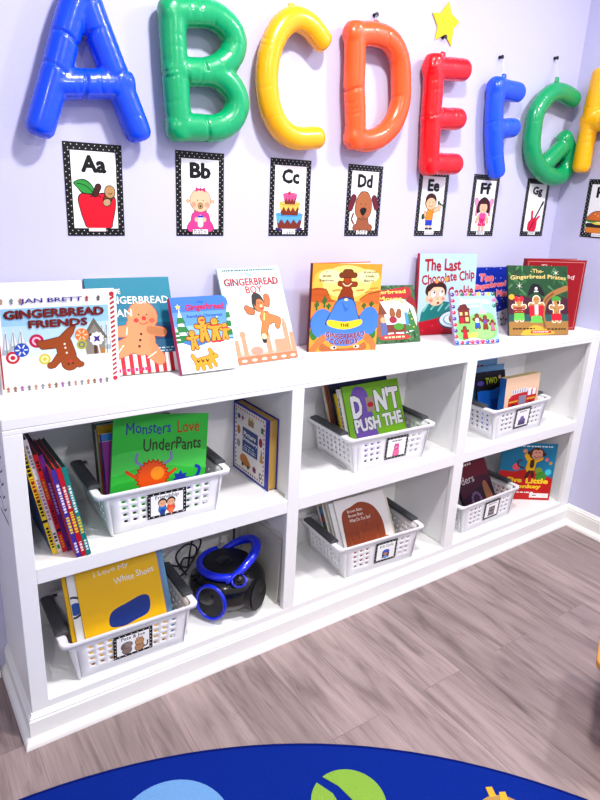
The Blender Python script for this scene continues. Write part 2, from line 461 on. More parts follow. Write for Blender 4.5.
def basket(label, x, y, z, rz, lab, labu=.5, labw=.115, labh=.08, ncol=3):
    root = thing('storage_basket', label, 'basket', pose(x, y-.005, z+.002, rz), 'white perforated baskets in the cubbies')
    hh = .1335; bm = bmesh.new()
    bo = rro(.3175, .2463, .009); to = rro(.356, .256, .014); zf = .008
    # bottom and foot
    fo = rro(.3135, .242, .008)
    ring = lambda o, zz: [[Vector((px, py, zz)) for px, py in c] for c in o]
    def loft(r0, r1):
        a = [p for c in r0 for p in c]; b = [p for c in r1 for p in c]
        va = [bm.verts.new(p) for p in a]; vb = [bm.verts.new(p) for p in b]
        for i in range(len(va)): bm.faces.new((va[i], va[(i+1) % len(va)], vb[(i+1) % len(vb)], vb[i]))
    r0 = ring(fo, .001); r1 = ring(fo, zf); r2 = ring(bo, zf); r3 = ring(to, hh-.006)
    loft(r0, r1); loft(r1, r2)
    bm.faces.new([bm.verts.new(p) for c in r0 for p in c][::-1])
    # corners
    for c in range(4):
        for i in range(5):
            bm.faces.new([bm.verts.new(p) for p in (r2[c][i], r2[c][i+1], r3[c][i+1], r3[c][i])])
    # panels
    for c in range(4):
        A, B, C_, D_ = r2[c][-1], r2[(c+1) % 4][0], r3[(c+1) % 4][0], r3[c][-1]
        vs = [0, .175, .345, .515, .685, .85, 1]
        if c in (0, 2):
            us = [0, .075, .16, .245, .33, .665, .75, .835, .92, 1]
            hs = {(i, j) for i in (1, 2, 3, 5, 6, 7) for j in range(1, 5)}
        else:
            n = 8; us = [0, .06] + [.06 + .88/n*k for k in range(1, n+1)] + [1]
            hs = {(i, j) for i in range(1, n+1) for j in range(1, 5)}
        holed(bm, A, B, C_, D_, us, vs, hs)
    # rim: lip rolled outwards
    l1 = ring(rro(.360, .258, .015), hh); l2 = ring(rro(.398, .264, .016), hh); l3 = ring(rro(.402, .267, .018), hh-.003); l4 = ring(rro(.400, .2655, .018), hh-.014)
    loft(r3, l1); loft(l1, l2); loft(l2, l3); loft(l3, l4)
    bmesh.ops.remove_doubles(bm, verts=bm.verts, dist=.00015)
    bmesh.ops.recalc_face_normals(bm, faces=bm.faces)
    o = obj('body', bm, BASK, root, 35)
    s = o.modifiers.new('wall', 'SOLIDIFY'); s.thickness = .0022; s.offset = -1
    for sx in (-1, 1):
        bm = bmesh.new()
        prof = [(.168, hh+.0005), (.203, hh+.0005), (.2045, hh+.004), (.201, hh+.010), (.186, hh+.0125), (.171, hh+.010)]
        a = [bm.verts.new((sx*u, -.085, w)) for u, w in prof]; b = [bm.verts.new((sx*u, .105, w)) for u, w in prof]
        for i in range(6): bm.faces.new((a[i], a[(i+1) % 6], b[(i+1) % 6], b[i]))
        bm.faces.new(a[::-1]); bm.faces.new(b); bmesh.ops.recalc_face_normals(bm, faces=bm.faces)
        bevel(obj('handle', bm, GREY, root), .002)
    # paper tag taped to the front wall, following its slope
    art = lab(labw, labh)
    bm = bmesh.new(); mats = [pm(art.bg)]; box(bm, 0, labw, 0, .0006, 0, labh); art.emit(bm, mats)
    t = obj('label_card', bm, mats, root)
    sl = math.atan2(.007, .1195)
    t.location = (-.176+labu*.352-labw/2, -.1268, .028); t.rotation_euler = (sl, 0, 0)
    return root
def tagart(title, draw):
    def f(W, H):
        a = Art(W, H, '17171A'); rnd = random.Random(len(title)+int(W*1000))
        pts = []
        for i in range(26):
            s = i/26*4; k = int(s); t = s-k
            pts.append([(t, .055), (1-.045, t), (t, .945), (.045, t)][k])
        a.dots('D9D9DC', pts, .017)
        a.rect('FBFBFB', .085, .1, .915, .9)
        if title: a.text('222226', title, .5, .78, .6, None, .01)
        draw(a)
        return a
    return f
def kids(a):
    for cx, sh, hair in ((.38, '2F8CD8', '2A2326'), (.6, 'F0683C', '3A2A24')):
        a.fig(sh, [(cx, .3, cx, .4, .1, .085)], '222222', .01); a.cap('3553A0' if sh[0] == '2' else 'F08A5A', cx, .17, cx, .22, .07)
        a.ell(hair, cx, .58, .115); a.ell('F2BE9A', cx, .535, .095); a.dots('222222', [(cx-.035, .55), (cx+.035, .55)], .012)
def animals(a):
    a.fig('9A8680', [(.34, .28, .34, .34, .12, .1)], '2A2422', .012); a.ell('2A2422', .34, .5, .15, .1); a.ell('A89590', .34, .5, .135, .085)
    a.ell('8A7670', .24, .45, .06, .09); a.line('A89590', [(.36, .5), (.44, .34)], .025)
    a.fig('C59A72', [(.66, .26, .66, .36, .12, .09)], '2A2422', .012); a.ell('2A2422', .66, .5, .12); a.ell('D0A67E', .66, .5, .105)
    a.poly('C59A72', [(.56, .55), (.58, .7), (.66, .6)]); a.poly('C59A72', [(.76, .55), (.74, .7), (.66, .6)])
    a.curve('7A5A40', [(.77, .2), (.86, .24), (.87, .42)], .02)
    a.dots('222222', [(.62, .52), (.7, .52)], .012)
def pigs(a):
    a.bars('55555A', .5, .8, .45, .06, 6)
    a.fig('F080B0', [(.5, .26, .5, .38, .14, .11), (.4, .16, .4, .2, .04), (.6, .16, .6, .2, .04)], '7A2A50', .012)
    a.ell('E060A0', .5, .52, .12); a.ell('F7B4D0', .5, .5, .05, .035); a.poly('E060A0', [(.4, .56), (.42, .7), (.5, .6)]); a.poly('E060A0', [(.6, .56), (.58, .7), (.5, .6)])
def artist(a):
    a.ell('3A2A24', .5, .36, .17, .16); a.rect('3A2A24', .34, .16, .66, .3); a.ell('3F6FD0', .5, .48, .17, .09); a.ell('7FA8E0', .5, .2, .13, .06)
    a.ell('C89A7A', .5, .36, .1, .07)
def dome(a):
    a.bars('55555A', .5, .82, .5, .05, 5)
    a.ell('3A3050', .5, .32, .24, .15); a.ell('75689A', .5, .34, .22, .13); a.ell('8A7CB4', .48, .48, .13, .1); a.cap('4A3F66', .3, .2, .7, .2, .05)
    a.ell('3A3050', .42, .36, .03); a.ell('3A3050', .58, .36, .03)
def greyfig(a):
    a.bars('55555A', .5, .82, .55, .05, 5)
    a.rect('6A6066', .3, .2, .7, .66); a.rect('A89CA2', .36, .28, .64, .58); a.rect('5A5056', .42, .36, .58, .5); a.cap('8A7E84', .3, .18, .7, .18, .03)
basket('white perforated basket with two-children tag, holding the green monster book, on the left middle shelf', .414, .1770, S1T, -.0277, tagart('Friendship', kids), .5)
basket('white perforated basket with two-animal tag, holding the yellow book, on the left bottom shelf', .2932, .1507, S0T, -.0222, tagart('Pete & Joe', animals), .49)
basket('white basket with pink pig tag below the lime green book on the middle shelf', 1.2668, .1725, S1T, -.037, tagart('', pigs), .545, .1, .085)
basket('white basket with blue and brown tag below the brown shape book on the bottom shelf', 1.2457, .1502, S0T, -.0626, tagart('Eric Carle', artist), .55, .1, .085)
basket('white basket with purple drawing tag holding the fire engine book on the right middle shelf', 1.9554, .1566, S1T, .031, tagart('', dome), .52, .1, .088)
basket('white basket with grey drawing tag holding the dark purple book on the right bottom shelf', 1.8589, .1699, S0T, .0372, tagart('', greyfig), .54, .1, .085)

# ------------------------------------------------------------------ books standing on the counter
def gmini(a, u, v, s, col, out='5A2A10', rot=0):
    """small generic biscuit figure of height about 2.6 s"""
    k = a.W/a.H; c, n = math.cos(rot), math.sin(rot)
    P = lambda x, y: (u + s*(x*c - y*n), v + s*k*(x*n + y*c))
    def cp(x0, y0, x1, y1, r, r2=None): return (*P(x0, y0), *P(x1, y1), r*s, (r if r2 is None else r2)*s)
    a.fig(col, [cp(0, -.3, 0, .35, .38, .34), cp(0, 1.0, 0, 1.0, .42), cp(-.2, .3, -.75, .45, .2), cp(.2, .3, .75, .45, .2), cp(-.2, -.4, -.35, -1.1, .22), cp(.2, -.4, .35, -1.1, .22)], out, .12*s)
    a.dots('3A1A08', [P(-.14, 1.08), P(.14, 1.08)], .06*s, 6)
def art_friends(W, Hh):
    a = Art(W, Hh, 'F7F6F4')
    a.rect('A9D2EC', .035, .1, .925, .85); a.rect('C3E0F1', .035, .1, .925, .68); a.rect('DCEBF4', .035, .1, .925, .52); a.rect('F0F4F8', .035, .1, .925, .36); a.rect('DDE6F0', .035, .1, .925, .14)
    for x, y, h in ((.06, .4, .26), (.12, .44, .22), (.18, .46, .2), (.9, .38, .32), (.86, .44, .24)):
        a.poly('B4BFC6', [(x-.045, y), (x+.045, y), (x, y+h)]); a.poly('E2E8EC', [(x-.02, y+.05), (x+.03, y+.05), (x, y+h)])
        a.line('6E7A80', [(x, y-.04), (x, y+h*.8)], .003)
    a.poly('9A968C', [(.7, .34), (.88, .34), (.88, .52), (.79, .68), (.7, .52)]); a.poly('7F7A70', [(.67, .5), (.79, .72), (.91, .5), (.88, .5), (.79, .66), (.71, .5)])
    a.rect('6A4A3A', .78, .34, .81, .43); a.rect('C08A4A', .84, .34, .88, .4); a.rect('5A554E', .74, .5, .77, .56); a.rect('5A554E', .81, .5, .84, .56)
    for x, y, c, d, r, st in ((.1, .37, 'D03040', 'F8F0F0', .055, 1), (.175, .44, '3A5CC0', 'E4ECFA', .06, 2), (.3, .52, 'C8245C', 'F2C8D8', .06, 1), (.355, .33, 'D8CC5A', 'F4F0C0', .05, 1), (.68, .55, 'F08A4A', 'FBD9B8', .06, 2), (.675, .45, 'BDBE4C', '7A7A9A', .045, 1), (.81, .5, 'F4F2FA', '5A3C98', .055, 3)):
        a.line('E4E2DE', [(x, y), (x+.045 if x < .4 else x+.03, y-.22)], .006)
        if st == 3: a.star('F4F2FA', x, y, r*1.2, 10, .85); a.star('5A3C98', x, y, r*.8, 4, .4, PI/4)
        else:
            a.ell(c, x, y, r)
            if st == 2:
                for i in range(6): a.cap(d, x, y, x+r*.75*math.cos(i*PI/3), y+r*.75*W/Hh*math.sin(i*PI/3), .006)
                a.ell(c, x, y, r*.3)
            else: a.ell(d, x, y, r*.62); a.ell(c, x, y, r*.36)
    mk_ = a.mark()
    g = [(.57, .25, .57, .25, .08), (.55, .33, .52, .49, .085, .075), (.5, .5, .59, .62, .05, .035), (.59, .62, .62, .67, .032, .022), (.5, .5, .33, .48, .055, .042), (.33, .48, .3, .5, .042, .03), (.5, .36, .41, .24, .04, .03), (.6, .3, .66, .22, .035, .03), (.41, .24, .385, .235, .03), (.66, .22, .68, .22, .025)]
    a.fig('A85A2A', g, '5A2A14', .006)
    a.dots('F4ECE4', [(.535, .43), (.545, .37), (.53, .475)], .011); a.dots('2A140A', [(.555, .235), (.6, .24)], .01); a.ell('D04A50', .58, .27, .018, .012); a.xf(mk_, .52, .43, .88)
    a.rect('F6F2F0', .935, .08, .982, .94)
    for i in range(17):
        y = .09 + i*.05; a.poly('B8323C', [(.94, y), (.978, y+.025), (.978, y+.05), (.94, y+.025)])
    a.ell('C83A50', .958, .955, .022); a.ell('C83A50', .958, .06, .022)
    for i in range(16):
        x = .04 + i*.056; c = ['B88A72', '9A7A6A', 'A878A8', '8A8A90', 'C0988A', '9AA0A8'][i % 6]
        gmini(a, x, .05, .017, c, c)
    for x, c in ((.05, 'C0A08A'), (.13, '8A9AA8'), (.2, 'B08A8A'), (.74, 'A85A5A'), (.84, '6A6A70')): gmini(a, x, .92, .016, c, c)
    a.rect('B8323C', 0, .06, .012, .5)
    a.text('34349A', 'JAN BRETT', .45, .915, .5, .055, .015)
    a.text('8E2A26', 'GINGERBREAD', .47, .79, .8, .078, .022, arc=.005, out='2A1210', ow=.026)
    a.text('8E2A26', 'FRIENDS', .49, .69, .47, .07, .022, out='2A1210', ow=.026)
    return a
book('picture_book', 'wide white-bordered picture book with upside-down biscuit figure, at left counter end',
     pose(.0405, .1755, H, -.058, 0), .29, .2535, .022, art_friends(.29, .2535), spine='F3F1EE', back='F2F0EC', hard=True)
book('picture_book', 'plain white hardback standing behind the wide white-bordered picture book', pose(.03, .262, H, -.03, .06), .245, .262, .014, Art(.245, .262, 'F4F2EF'), cover='F4F2EF', spine='EAE6E2', page=mat('A88878', .7), hard=True)
def art_man(W, Hh):
    a = Art(W, Hh, '1790A6')
    a.rect('1A86A0', 0, .55, 1, .75); a.rect('0E5F86', 0, .2, .42, .42); a.rect('0C6C90', .55, .2, 1, .52); a.rect('0F4F78', .62, .34, 1, .48)
    a.rect('F6F2EE', 0, 0, 1, .2); a.ell('F6F2EE', .28, .12, .3, .12)
    for i in range(11):
        x = i*.098; a.poly('C8283C', [(x, 0), (x+.05, 0), (x+.05, .2+(.06 if .1 < x < .5 else 0)), (x, .2+(.06 if .1 < x < .5 else 0))])
    mk_ = a.mark()
    g = [(.62, .62, .62, .62, .2), (.56, .5, .56, .34, .17, .19), (.5, .47, .3, .46, .075, .07), (.64, .47, .86, .43, .07, .06), (.46, .32, .16, .22, .11, .1), (.62, .3, .78, .12, .11, .08), (.16, .22, .1, .17, .1, .09)]
    a.fig('F2A072', g, 'D06A4A', .008)
    a.cap('C98A5A', .7, .46, .84, .43, .055)
    a.ell('E8403A', .53, .58, .035, .03); a.ell('F07050', .74, .57, .04, .032); a.ell('D83030', .635, .6, .03)
    a.dots('4A2A1A', [(.57, .645), (.68, .64)], .012); a.curve('B04038', [(.57, .55), (.62, .53), (.68, .55)], .006)
    for y in (.42, .35, .28): a.ell('4A2A2A', .57-(.42-y)*.3, y, .018)
    a.line('F8E8D8', [(.38, .42), (.4, .5)], .008); a.line('F8E8D8', [(.22, .2), (.32, .3)], .008); a.line('F8E8D8', [(.62, .14), (.74, .2)], .008); a.xf(mk_, .6, .3, .9)
    a.text('F6F6F0', 'THE', .33, .86, .13, .05, .01)
    a.text('F6F6F0', 'GINGERBREAD', .56, .765, .8, .075, .012, rot=-.02)
    a.text('F6F6F0', 'MAN', .36, .635, .27, .075, .012); a.text('F6F6F0', 'A', .26, .51, .08, .06, .012)
    a.bars('BFE0E6', .86, .25, .2, .012, 4); a.bars('BFE0E6', .86, .22, .16, .012, 3)
    a.bars('E04080', .45, .045, .4, .035, 7)
    return a
book('picture_book', 'teal picture book with large gingerbread figure over red-striped base, leaning on the wall',
     pose(.2854, .214, H, -.0852, .3742), .2401, .2758, .012, art_man(.24, .2758), spine='0E7A90', hard=False)
def tree(a, x, y, w, h):
    for i in range(3):
        z = y + i*h*.28; s = w*(1-i*.27)
        a.poly('2E8A4A', [(x-s, z), (x+s, z), (x, z+h*.45)]); a.poly('F2F6FA', [(x-s*.5, z+h*.2), (x+s*.45, z+h*.18), (x, z+h*.45)])
def art_family(W, Hh):
    a = Art(W, Hh, '4A86DE')
    a.rect('6EA4EA', 0, .42, 1, .8); a.rect('9AC4F2', 0, .42, 1, .62); a.blob('EEF4FC', [(-.1, -.1), (1.1, -.1), (1.1, .34), (.7, .4), (.3, .34), (-.1, .42)]); a.ell('D6E4F6', .25, .2, .28, .1)
    tree(a, .12, .42, .17, .42); tree(a, .98, .45, .14, .42); tree(a, .76, .6, .05, .13); tree(a, .03, .4, .1, .2)
    a.star('F8E060', .11, .87, .05)
    for x, y, s in ((.48, .55, .15), (.69, .53, .14), (.28, .42, .115), (.86, .5, .1)): gmini(a, x, y, s, 'F0A830', '7A4A10', (x-.55)*-.25)
    a.star('D02A3A', .49, .68, .06, 2, .3, 0); a.line('D02A3A', [(.6, .38), (.8, .385)], .014); a.line('D02A3A', [(.62, .6), (.76, .6)], .012); a.line('D02A3A', [(.82, .55), (.9, .56)], .01)
    for x, y in ((.48, .58), (.48, .53), (.28, .44), (.28, .4)): a.ell('3A3A8A', x, y, .012)
    g = [(.3, .13, .48, .15, .065), (.56, .2, .56, .2, .065), (.28, .11, .27, .05, .03), (.36, .1, .38, .04, .03), (.48, .12, .5, .05, .03), (.56, .14, .6, .07, .028), (.56, .24, .53, .28, .03), (.6, .19, .63, .19, .035), (.25, .17, .22, .22, .03)]
    a.fig('F0A830', g, '7A4A10', .008)
    for x in (.3, .38, .46): a.line('3A2010', [(x-.02, .16), (x, .13), (x+.02, .15)], .009)
    a.dots('3A2010', [(.58, .215)], .012)
    a.text('C41E5C', 'Gingerbread', .57, .84, .68, .1, .04, arc=.012); a.text('2A4AA0', "Family's Christmas", .55, .735, .62, .05, .005); a.text('2A4AA0', 'The', .5, .925, .1, .03, 0)
    return a
book('board_book', 'small blue board book with biscuit family on snow, leaning in front of the teal book',
     pose(.5036, .1347, H, .0011, .3879), .1823, .2211, .02, art_family(.1823, .2211), cover='4A86DE', spine='C03A78', back='D0DCEC', hard=False, rcorner=.022)
def art_boy(W, Hh):
    a = Art(W, Hh, 'C6E4E8')
    for x, y, rx, ry in ((.2, .62, .2, .16), (.75, .7, .25, .1), (.4, .75, .3, .08), (.6, .35, .4, .25), (.2, .35, .25, .2), (.85, .5, .2, .15)): a.ell('F2F4F0', x, y, rx, ry)
    a.rect('E9D8C8', 0, 0, 1, .2); a.rect('D88A68', 0, 0, 1, .075); a.rect('C8B8A8', 0, .075, 1, .1)
    for x, w, h in ((.02, .07, .17), (.14, .07, .24), (.52, .08, .2), (.66, .22, .14), (.84, .08, .3), (.93, .07, .2)): a.rect('DDA284', x, .08, x+w, .08+h)
    a.poly('DDA284', [(.84, .36), (.92, .36), (.88, .46)]); a.ell('DDA284', .175, .3, .05); a.ell('DDA284', .56, .27, .05); a.ell('C8A090', .35, .12, .1, .06)
    for i in range(6): a.ell('F0DCC8', .12+.16*i, .03, .045, .02)
    sk = 'C27A46'; mk_ = a.mark()
    a.fig('EFE6C8', [(.56, .52, .36, .56, .06, .05), (.62, .55, .69, .63, .055, .045)], '3A2414', .01)
    a.fig(sk, [(.36, .56, .31, .57, .06), (.31, .57, .28, .6, .06, .05), (.69, .64, .71, .7, .05), (.71, .7, .71, .73, .055)], '3A2414', .01)
    a.fig('D28A4C', [(.6, .46, .66, .44, .1, .09), (.6, .42, .5, .24, .07, .055), (.7, .45, .84, .42, .075, .06), (.85, .42, .81, .34, .055, .045)], '3A2414', .01)
    a.fig('D28A4C', [(.58, .5, .64, .5, .07)], None); a.cap('2A1E18', .49, .2, .49, .17, .045); a.cap('F0E0B0', .5, .225, .5, .225, .05)
    a.ell('3A2414', .52, .66, .125, .16); a.ell('C98248', .535, .64, .105, .13); a.blob('1E1614', [(.42, .68), (.42, .76), (.5, .8), (.6, .76), (.63, .68), (.58, .71), (.5, .7), (.46, .62)])
    a.ell('F0E0B0', .57, .62, .025); a.ell('C03A2A', .57, .585, .03, .012); a.dots('1E1614', [(.52, .66), (.58, .66)], .012)
    a.cap('F0D878', .6, .52, .57, .44, .014); a.ell('5A7A50', .63, .535, .02); a.xf(mk_, .57, .43, .82)
    a.bars('3A4A4A', .5, .975, .86, .014, 24)
    a.text('3A6A6A', 'The', .47, .925, .1, .035, 0)
    a.text('C42430', 'GINGERBREAD', .5, .85, .86, .075, .015, out='4A1818', ow=.012); a.text('C42430', 'BOY', .51, .765, .26, .075, .012, out='4A1818', ow=.012)
    return a
book('picture_book', 'pale blue picture book with running biscuit boy over rooftops, leaning on the wall',
     pose(.7006, .1684, H, .0347, .4513), .2295, .3051, .008, art_boy(.2295, .3051), spine='C8DCE0', hard=False)
def art_cowboy(W, Hh):
    a = Art(W, Hh, 'F9AC46')
    a.blob('F6C860', [(.1, .6), (.9, .6), (.95, .9), (.5, .95), (.06, .9)]); a.ell('FBE690', .5, .8, .36, .22); a.ell('FDF2B8', .25, .86, .16, .09); a.ell('FDF2B8', .8, .86, .16, .09)
    a.rect('F09A48', 0, .3, 1, .58); a.blob('C86A30', [(0, .58), (0, .72), (.2, .72), (.26, .62), (.35, .58)]); a.blob('D88040', [(.7, .58), (.8, .66), (1, .7), (1, .55)])
    a.line('8A3E1C', [(0, .72), (.2, .72), (.27, .62)], .005); a.line('8A3E1C', [(.7, .6), (.8, .66), (1, .69)], .005); a.line('B86030', [(0, .66), (.22, .65)], .005)
    for x, y in ((.65, .7), (.85, .72), (.78, .68), (.3, .7)): a.cap('E89A4C', x, y, x+.1, y+.01, .012)
    for x, y, h in ((.08, .49, .09), (.19, .52, .11), (.77, .5, .05), (.88, .51, .06), (.25, .5, .05)):
        a.line('3A7A3C', [(x, y), (x, y+h)], .014); a.line('3A7A3C', [(x-.025, y+h*.75), (x-.025, y+h*.4), (x, y+h*.35)], .009); a.line('3A7A3C', [(x, y+h*.45), (x+.025, y+h*.5), (x+.025, y+h*.8)], .009)
    a.ell('4A8A40', .06, .22, .06, .1); a.ell('4A8A40', .93, .2, .05, .08)
    br = 'A0491E'; mk_ = a.mark()
    a.fig(br, [(.47, .62, .5, .66, .11, .12), (.4, .62, .38, .54, .05, .04), (.58, .62, .62, .54, .05, .04), (.38, .54, .36, .525, .035), (.62, .54, .64, .525, .035), (.5, .78, .5, .84, .09, .07), (.42, .79, .36, .8, .035), (.58, .79, .66, .79, .035)], '4A1E0C', .008)
    a.fig('B4561F', [(.5, .85, .5, .85, .07)], '4A1E0C', .006)
    a.fig('8A4A22', [(.38, .905, .64, .905, .035), (.46, .93, .55, .93, .055)], '3A1A0C', .008); a.line('E4D4B0', [(.42, .8), (.47, .77), (.53, .77), (.58, .8)], .01); a.xf(mk_, .5, .56, .86); a.prims[mk_:] = [(c, [[(.5*a.W+(x-.5*a.W)*.9, y*1.02) for x, y in p] for p in P]) for c, P in a.prims[mk_:]]
    bl = '5C92E0'
    a.fig('3E6CBC', [(.17, .33, .17, .33, .17), (.86, .35, .86, .35, .16)], '2A4A8A', .008)
    a.ell(bl, .17, .33, .165, .2); a.ell(bl, .86, .35, .15, .2)
    a.blob('2A4A8A', [(.22, .3), (.31, .5), (.38, .6), (.5, .63), (.62, .59), (.68, .45), (.74, .3), (.5, .25)]); a.blob(bl, [(.24, .3), (.32, .5), (.39, .59), (.5, .61), (.61, .58), (.67, .45), (.72, .3), (.5, .25)])
    a.blob('4A7ED0', [(.44, .58), (.5, .46), (.58, .56), (.52, .5)]); a.ell('F0DCA0', .5, .6, .03, .02)
    a.blob(bl, [(.1, .3), (.2, .17), (.35, .08), (.5, .06), (.66, .08), (.84, .18), (.92, .3), (.7, .24), (.5, .2), (.3, .24)])
    a.blob(bl, [(.2, .3), (.35, .2), (.5, .18), (.66, .2), (.8, .3), (.5, .33)])
    a.blob('F7D83C', [(.27, .3), (.5, .255), (.73, .3), (.74, .37), (.5, .345), (.26, .37)])
    a.blob('C07A4A', [(.18, .1), (.3, .05), (.5, .03), (.7, .05), (.82, .1), (.8, .0), (.2, .0)])
    a.ell('F2ECE0', .36, .045, .045, .025); a.ell('F2ECE0', .7, .05, .045, .025); a.ell('3A2A1A', .37, .045, .018); a.ell('3A2A1A', .69, .05, .018)
    a.cap('D08A52', .05, .02, .12, .1, .05, .04); a.cap('D08A52', .12, .1, .2, .16, .045, .05); a.cap('D08A52', .97, .02, .93, .1, .05, .04); a.cap('D08A52', .92, .1, .84, .16, .045, .05)
    for y in (.62, .585, .56): pass
    a.text('3A3020', 'THE', .5, .305, .13, .035, .03)
    a.text('8E2430', 'GINGERBREAD', .52, .205, .58, .058, .03, arc=-.03, out='F0D8D8', ow=.012); a.text('8E2430', 'COWBOY', .51, .125, .44, .058, .03, arc=-.018, out='F0D8D8', ow=.012)
    a.text('5A5A40', 'Janet', .2, .865, .13, .035, .01); a.text('5A5A40', 'Squires', .2, .815, .2, .035, .01); a.text('5A5A40', 'Holly', .83, .86, .12, .035, .01); a.text('5A5A40', 'Berry', .82, .81, .15, .035, .01)
    a.bars('8A7A50', .2, .91, .04, .012, 2); a.bars('8A7A50', .83, .91, .2, .012, 5)
    return a
book('picture_book', 'orange picture book with large blue cowboy hat, standing slightly open in mid counter',
     pose(1.0059, .2247, H, -.276, 0), .2486, .2965, .014, art_cowboy(.2486, .2965), cover='E8822C', spine='6A2A20', back='E8782C', opened=.26)
def art_mouse(W, Hh):
    a = Art(W, Hh, '4E7A52')
    a.blob('E8EEF0', [(.1, .2), (.9, .2), (.92, .66), (.5, .78), (.1, .66)]); rnd = random.Random(4)
    a.dots('6E9A6A', [(rnd.random(), rnd.choice((rnd.uniform(.86, 1), rnd.uniform(0, .18)))) for i in range(50)], .02); a.dots('2E5A38', [(rnd.random(), rnd.choice((rnd.uniform(.84, 1), rnd.uniform(0, .2)))) for i in range(50)], .022)
    a.rect('A87048', .1, .12, .34, .56); a.poly('8A5230', [(.1, .5), (.26, .76), (.4, .5)]); a.rect('6A78A8', .24, .1, .36, .36); a.ell('E0B890', .3, .4, .05)
    a.rect('8A4A3A', .36, .18, .76, .32); a.ell('A83A4A', .5, .4, .08, .06); a.fig('A86A38', [(.5, .5, .5, .56, .05, .04), (.62, .48, .64, .54, .05, .04)], '5A2A14', .008); a.ell('5AA040', .6, .28, .1, .06)
    a.poly('4E8A4E', [(.72, .2), (.98, .2), (.86, .62)]); a.dots('E8D060', [(.82, .3), (.88, .4), (.85, .5), (.9, .26)], .014); a.rect('5AA0C8', .74, .3, .81, .52); a.star('E8C040', .72, .7, .04)
    a.blob('B83038', [(.02, .68), (.3, .72), (.6, .76), (.88, .78), (.9, .96), (.5, .93), (0, .86)]); a.poly('A02830', [(.8, .72), (1, .58), (1, .72), (.9, .84)])
    a.text('F0D070', 'Gingerbread', .42, .875, .8, .085, .03, rot=.02); a.text('F0D070', 'Mouse', .5, .765, .46, .085, .03)
    a.blob('C04A48', [(.25, .06), (.75, .06), (.78, .12), (.5, .16), (.22, .12)]); a.bars('F0D8B0', .5, .1, .42, .03, 6)
    return a
book('picture_book', 'small green and red picture book tucked behind the orange cowboy book',
     pose(1.2724, .2151, H, -.1539, .3942), .22, .2148, .008, art_mouse(.22, .2148), spine='3E6A46', hard=False)
def art_choc(W, Hh):
    a = Art(W, Hh, 'BFD8E4')
    a.blob('2E8A86', [(.05, .2), (.1, .33), (.3, .42), (.6, .4), (.8, .42), (1, .38), (1, .1), (.1, .1)])
    for i in range(7): a.cap('8ACAC4', .1+.13*i, .3+.02*(i % 2), .17+.13*i, .38, .014)
    a.blob('C02238', [(-.1, -.1), (1.1, -.1), (1.1, .2), (.9, .22), (.6, .25), (.3, .2), (-.1, .12)]); a.dots('E0506A', [(.1+.17*i, .06+.05*(i % 2)) for i in range(6)], .014)
    mk_ = a.mark()
    a.blob('4A241C', [(.08, .55), (.1, .66), (.25, .72), (.42, .72), (.52, .66), (.53, .54), (.45, .5), (.2, .48)])
    a.ell('EFBFA0', .13, .46, .05); a.blob('F4CDB0', [(.13, .52), (.18, .62), (.3, .645), (.45, .63), (.5, .54), (.47, .42), (.35, .36), (.2, .38)]); a.blob('4A241C', [(.1, .62), (.2, .7), (.45, .71), (.53, .62), (.4, .655), (.25, .64), (.16, .58)])
    for x, y, r in ((.25, .535, .058), (.42, .545, .056)): a.ell('6A6A70', x, y, r+.008); a.ell('FAFAFA', x, y, r); a.ell('2A2A30', x+.015, y+.025, .02)
    a.ell('E89A80', .2, .44, .045, .035); a.ell('E89A80', .47, .46, .04, .03); a.ell('8A3A30', .36, .4, .028, .02); a.cap('E8B090', .33, .48, .35, .46, .02); a.xf(mk_, .3, .38, .8)
    a.ell('3A5A70', .63, .18, .26, .14); a.ell('DCE8EE', .63, .185, .24, .12); a.ell('8AB0C0', .63, .185, .18, .085); a.ell('E6EEF2', .64, .19, .165, .075)
    a.ell('5A3418', .66, .2, .105, .085); a.ell('B07A3E', .66, .205, .095, .075); a.dots('4A2A14', [(.62, .22), (.67, .24), (.7, .2), (.65, .18), (.61, .19), (.71, .225)], .016)
    r = 'B02034'
    a.text(r, 'The Last', .4, .86, .62, .135, .035, jit=.006); a.text(r, 'Chocolate Chip', .51, .695, .92, .15, .03, rot=.08, jit=.006); a.text(r, 'Cookie', .74, .53, .44, .135, .035, rot=.08)
    a.ell('D8A85A', .305, .665, .035); a.ell('D8A85A', .475, .685, .035)
    return a
book('picture_book', 'pale blue picture book with wide-eyed boy, red lettering and a cookie on a plate',
     pose(1.5474, .2638, H+.001, -.1783, .0912), .2712, .3131, .014, art_choc(.2712, .3131), cover='BFD8E4', spine='C02844', back='C4304A', hard=True, opened=.05)
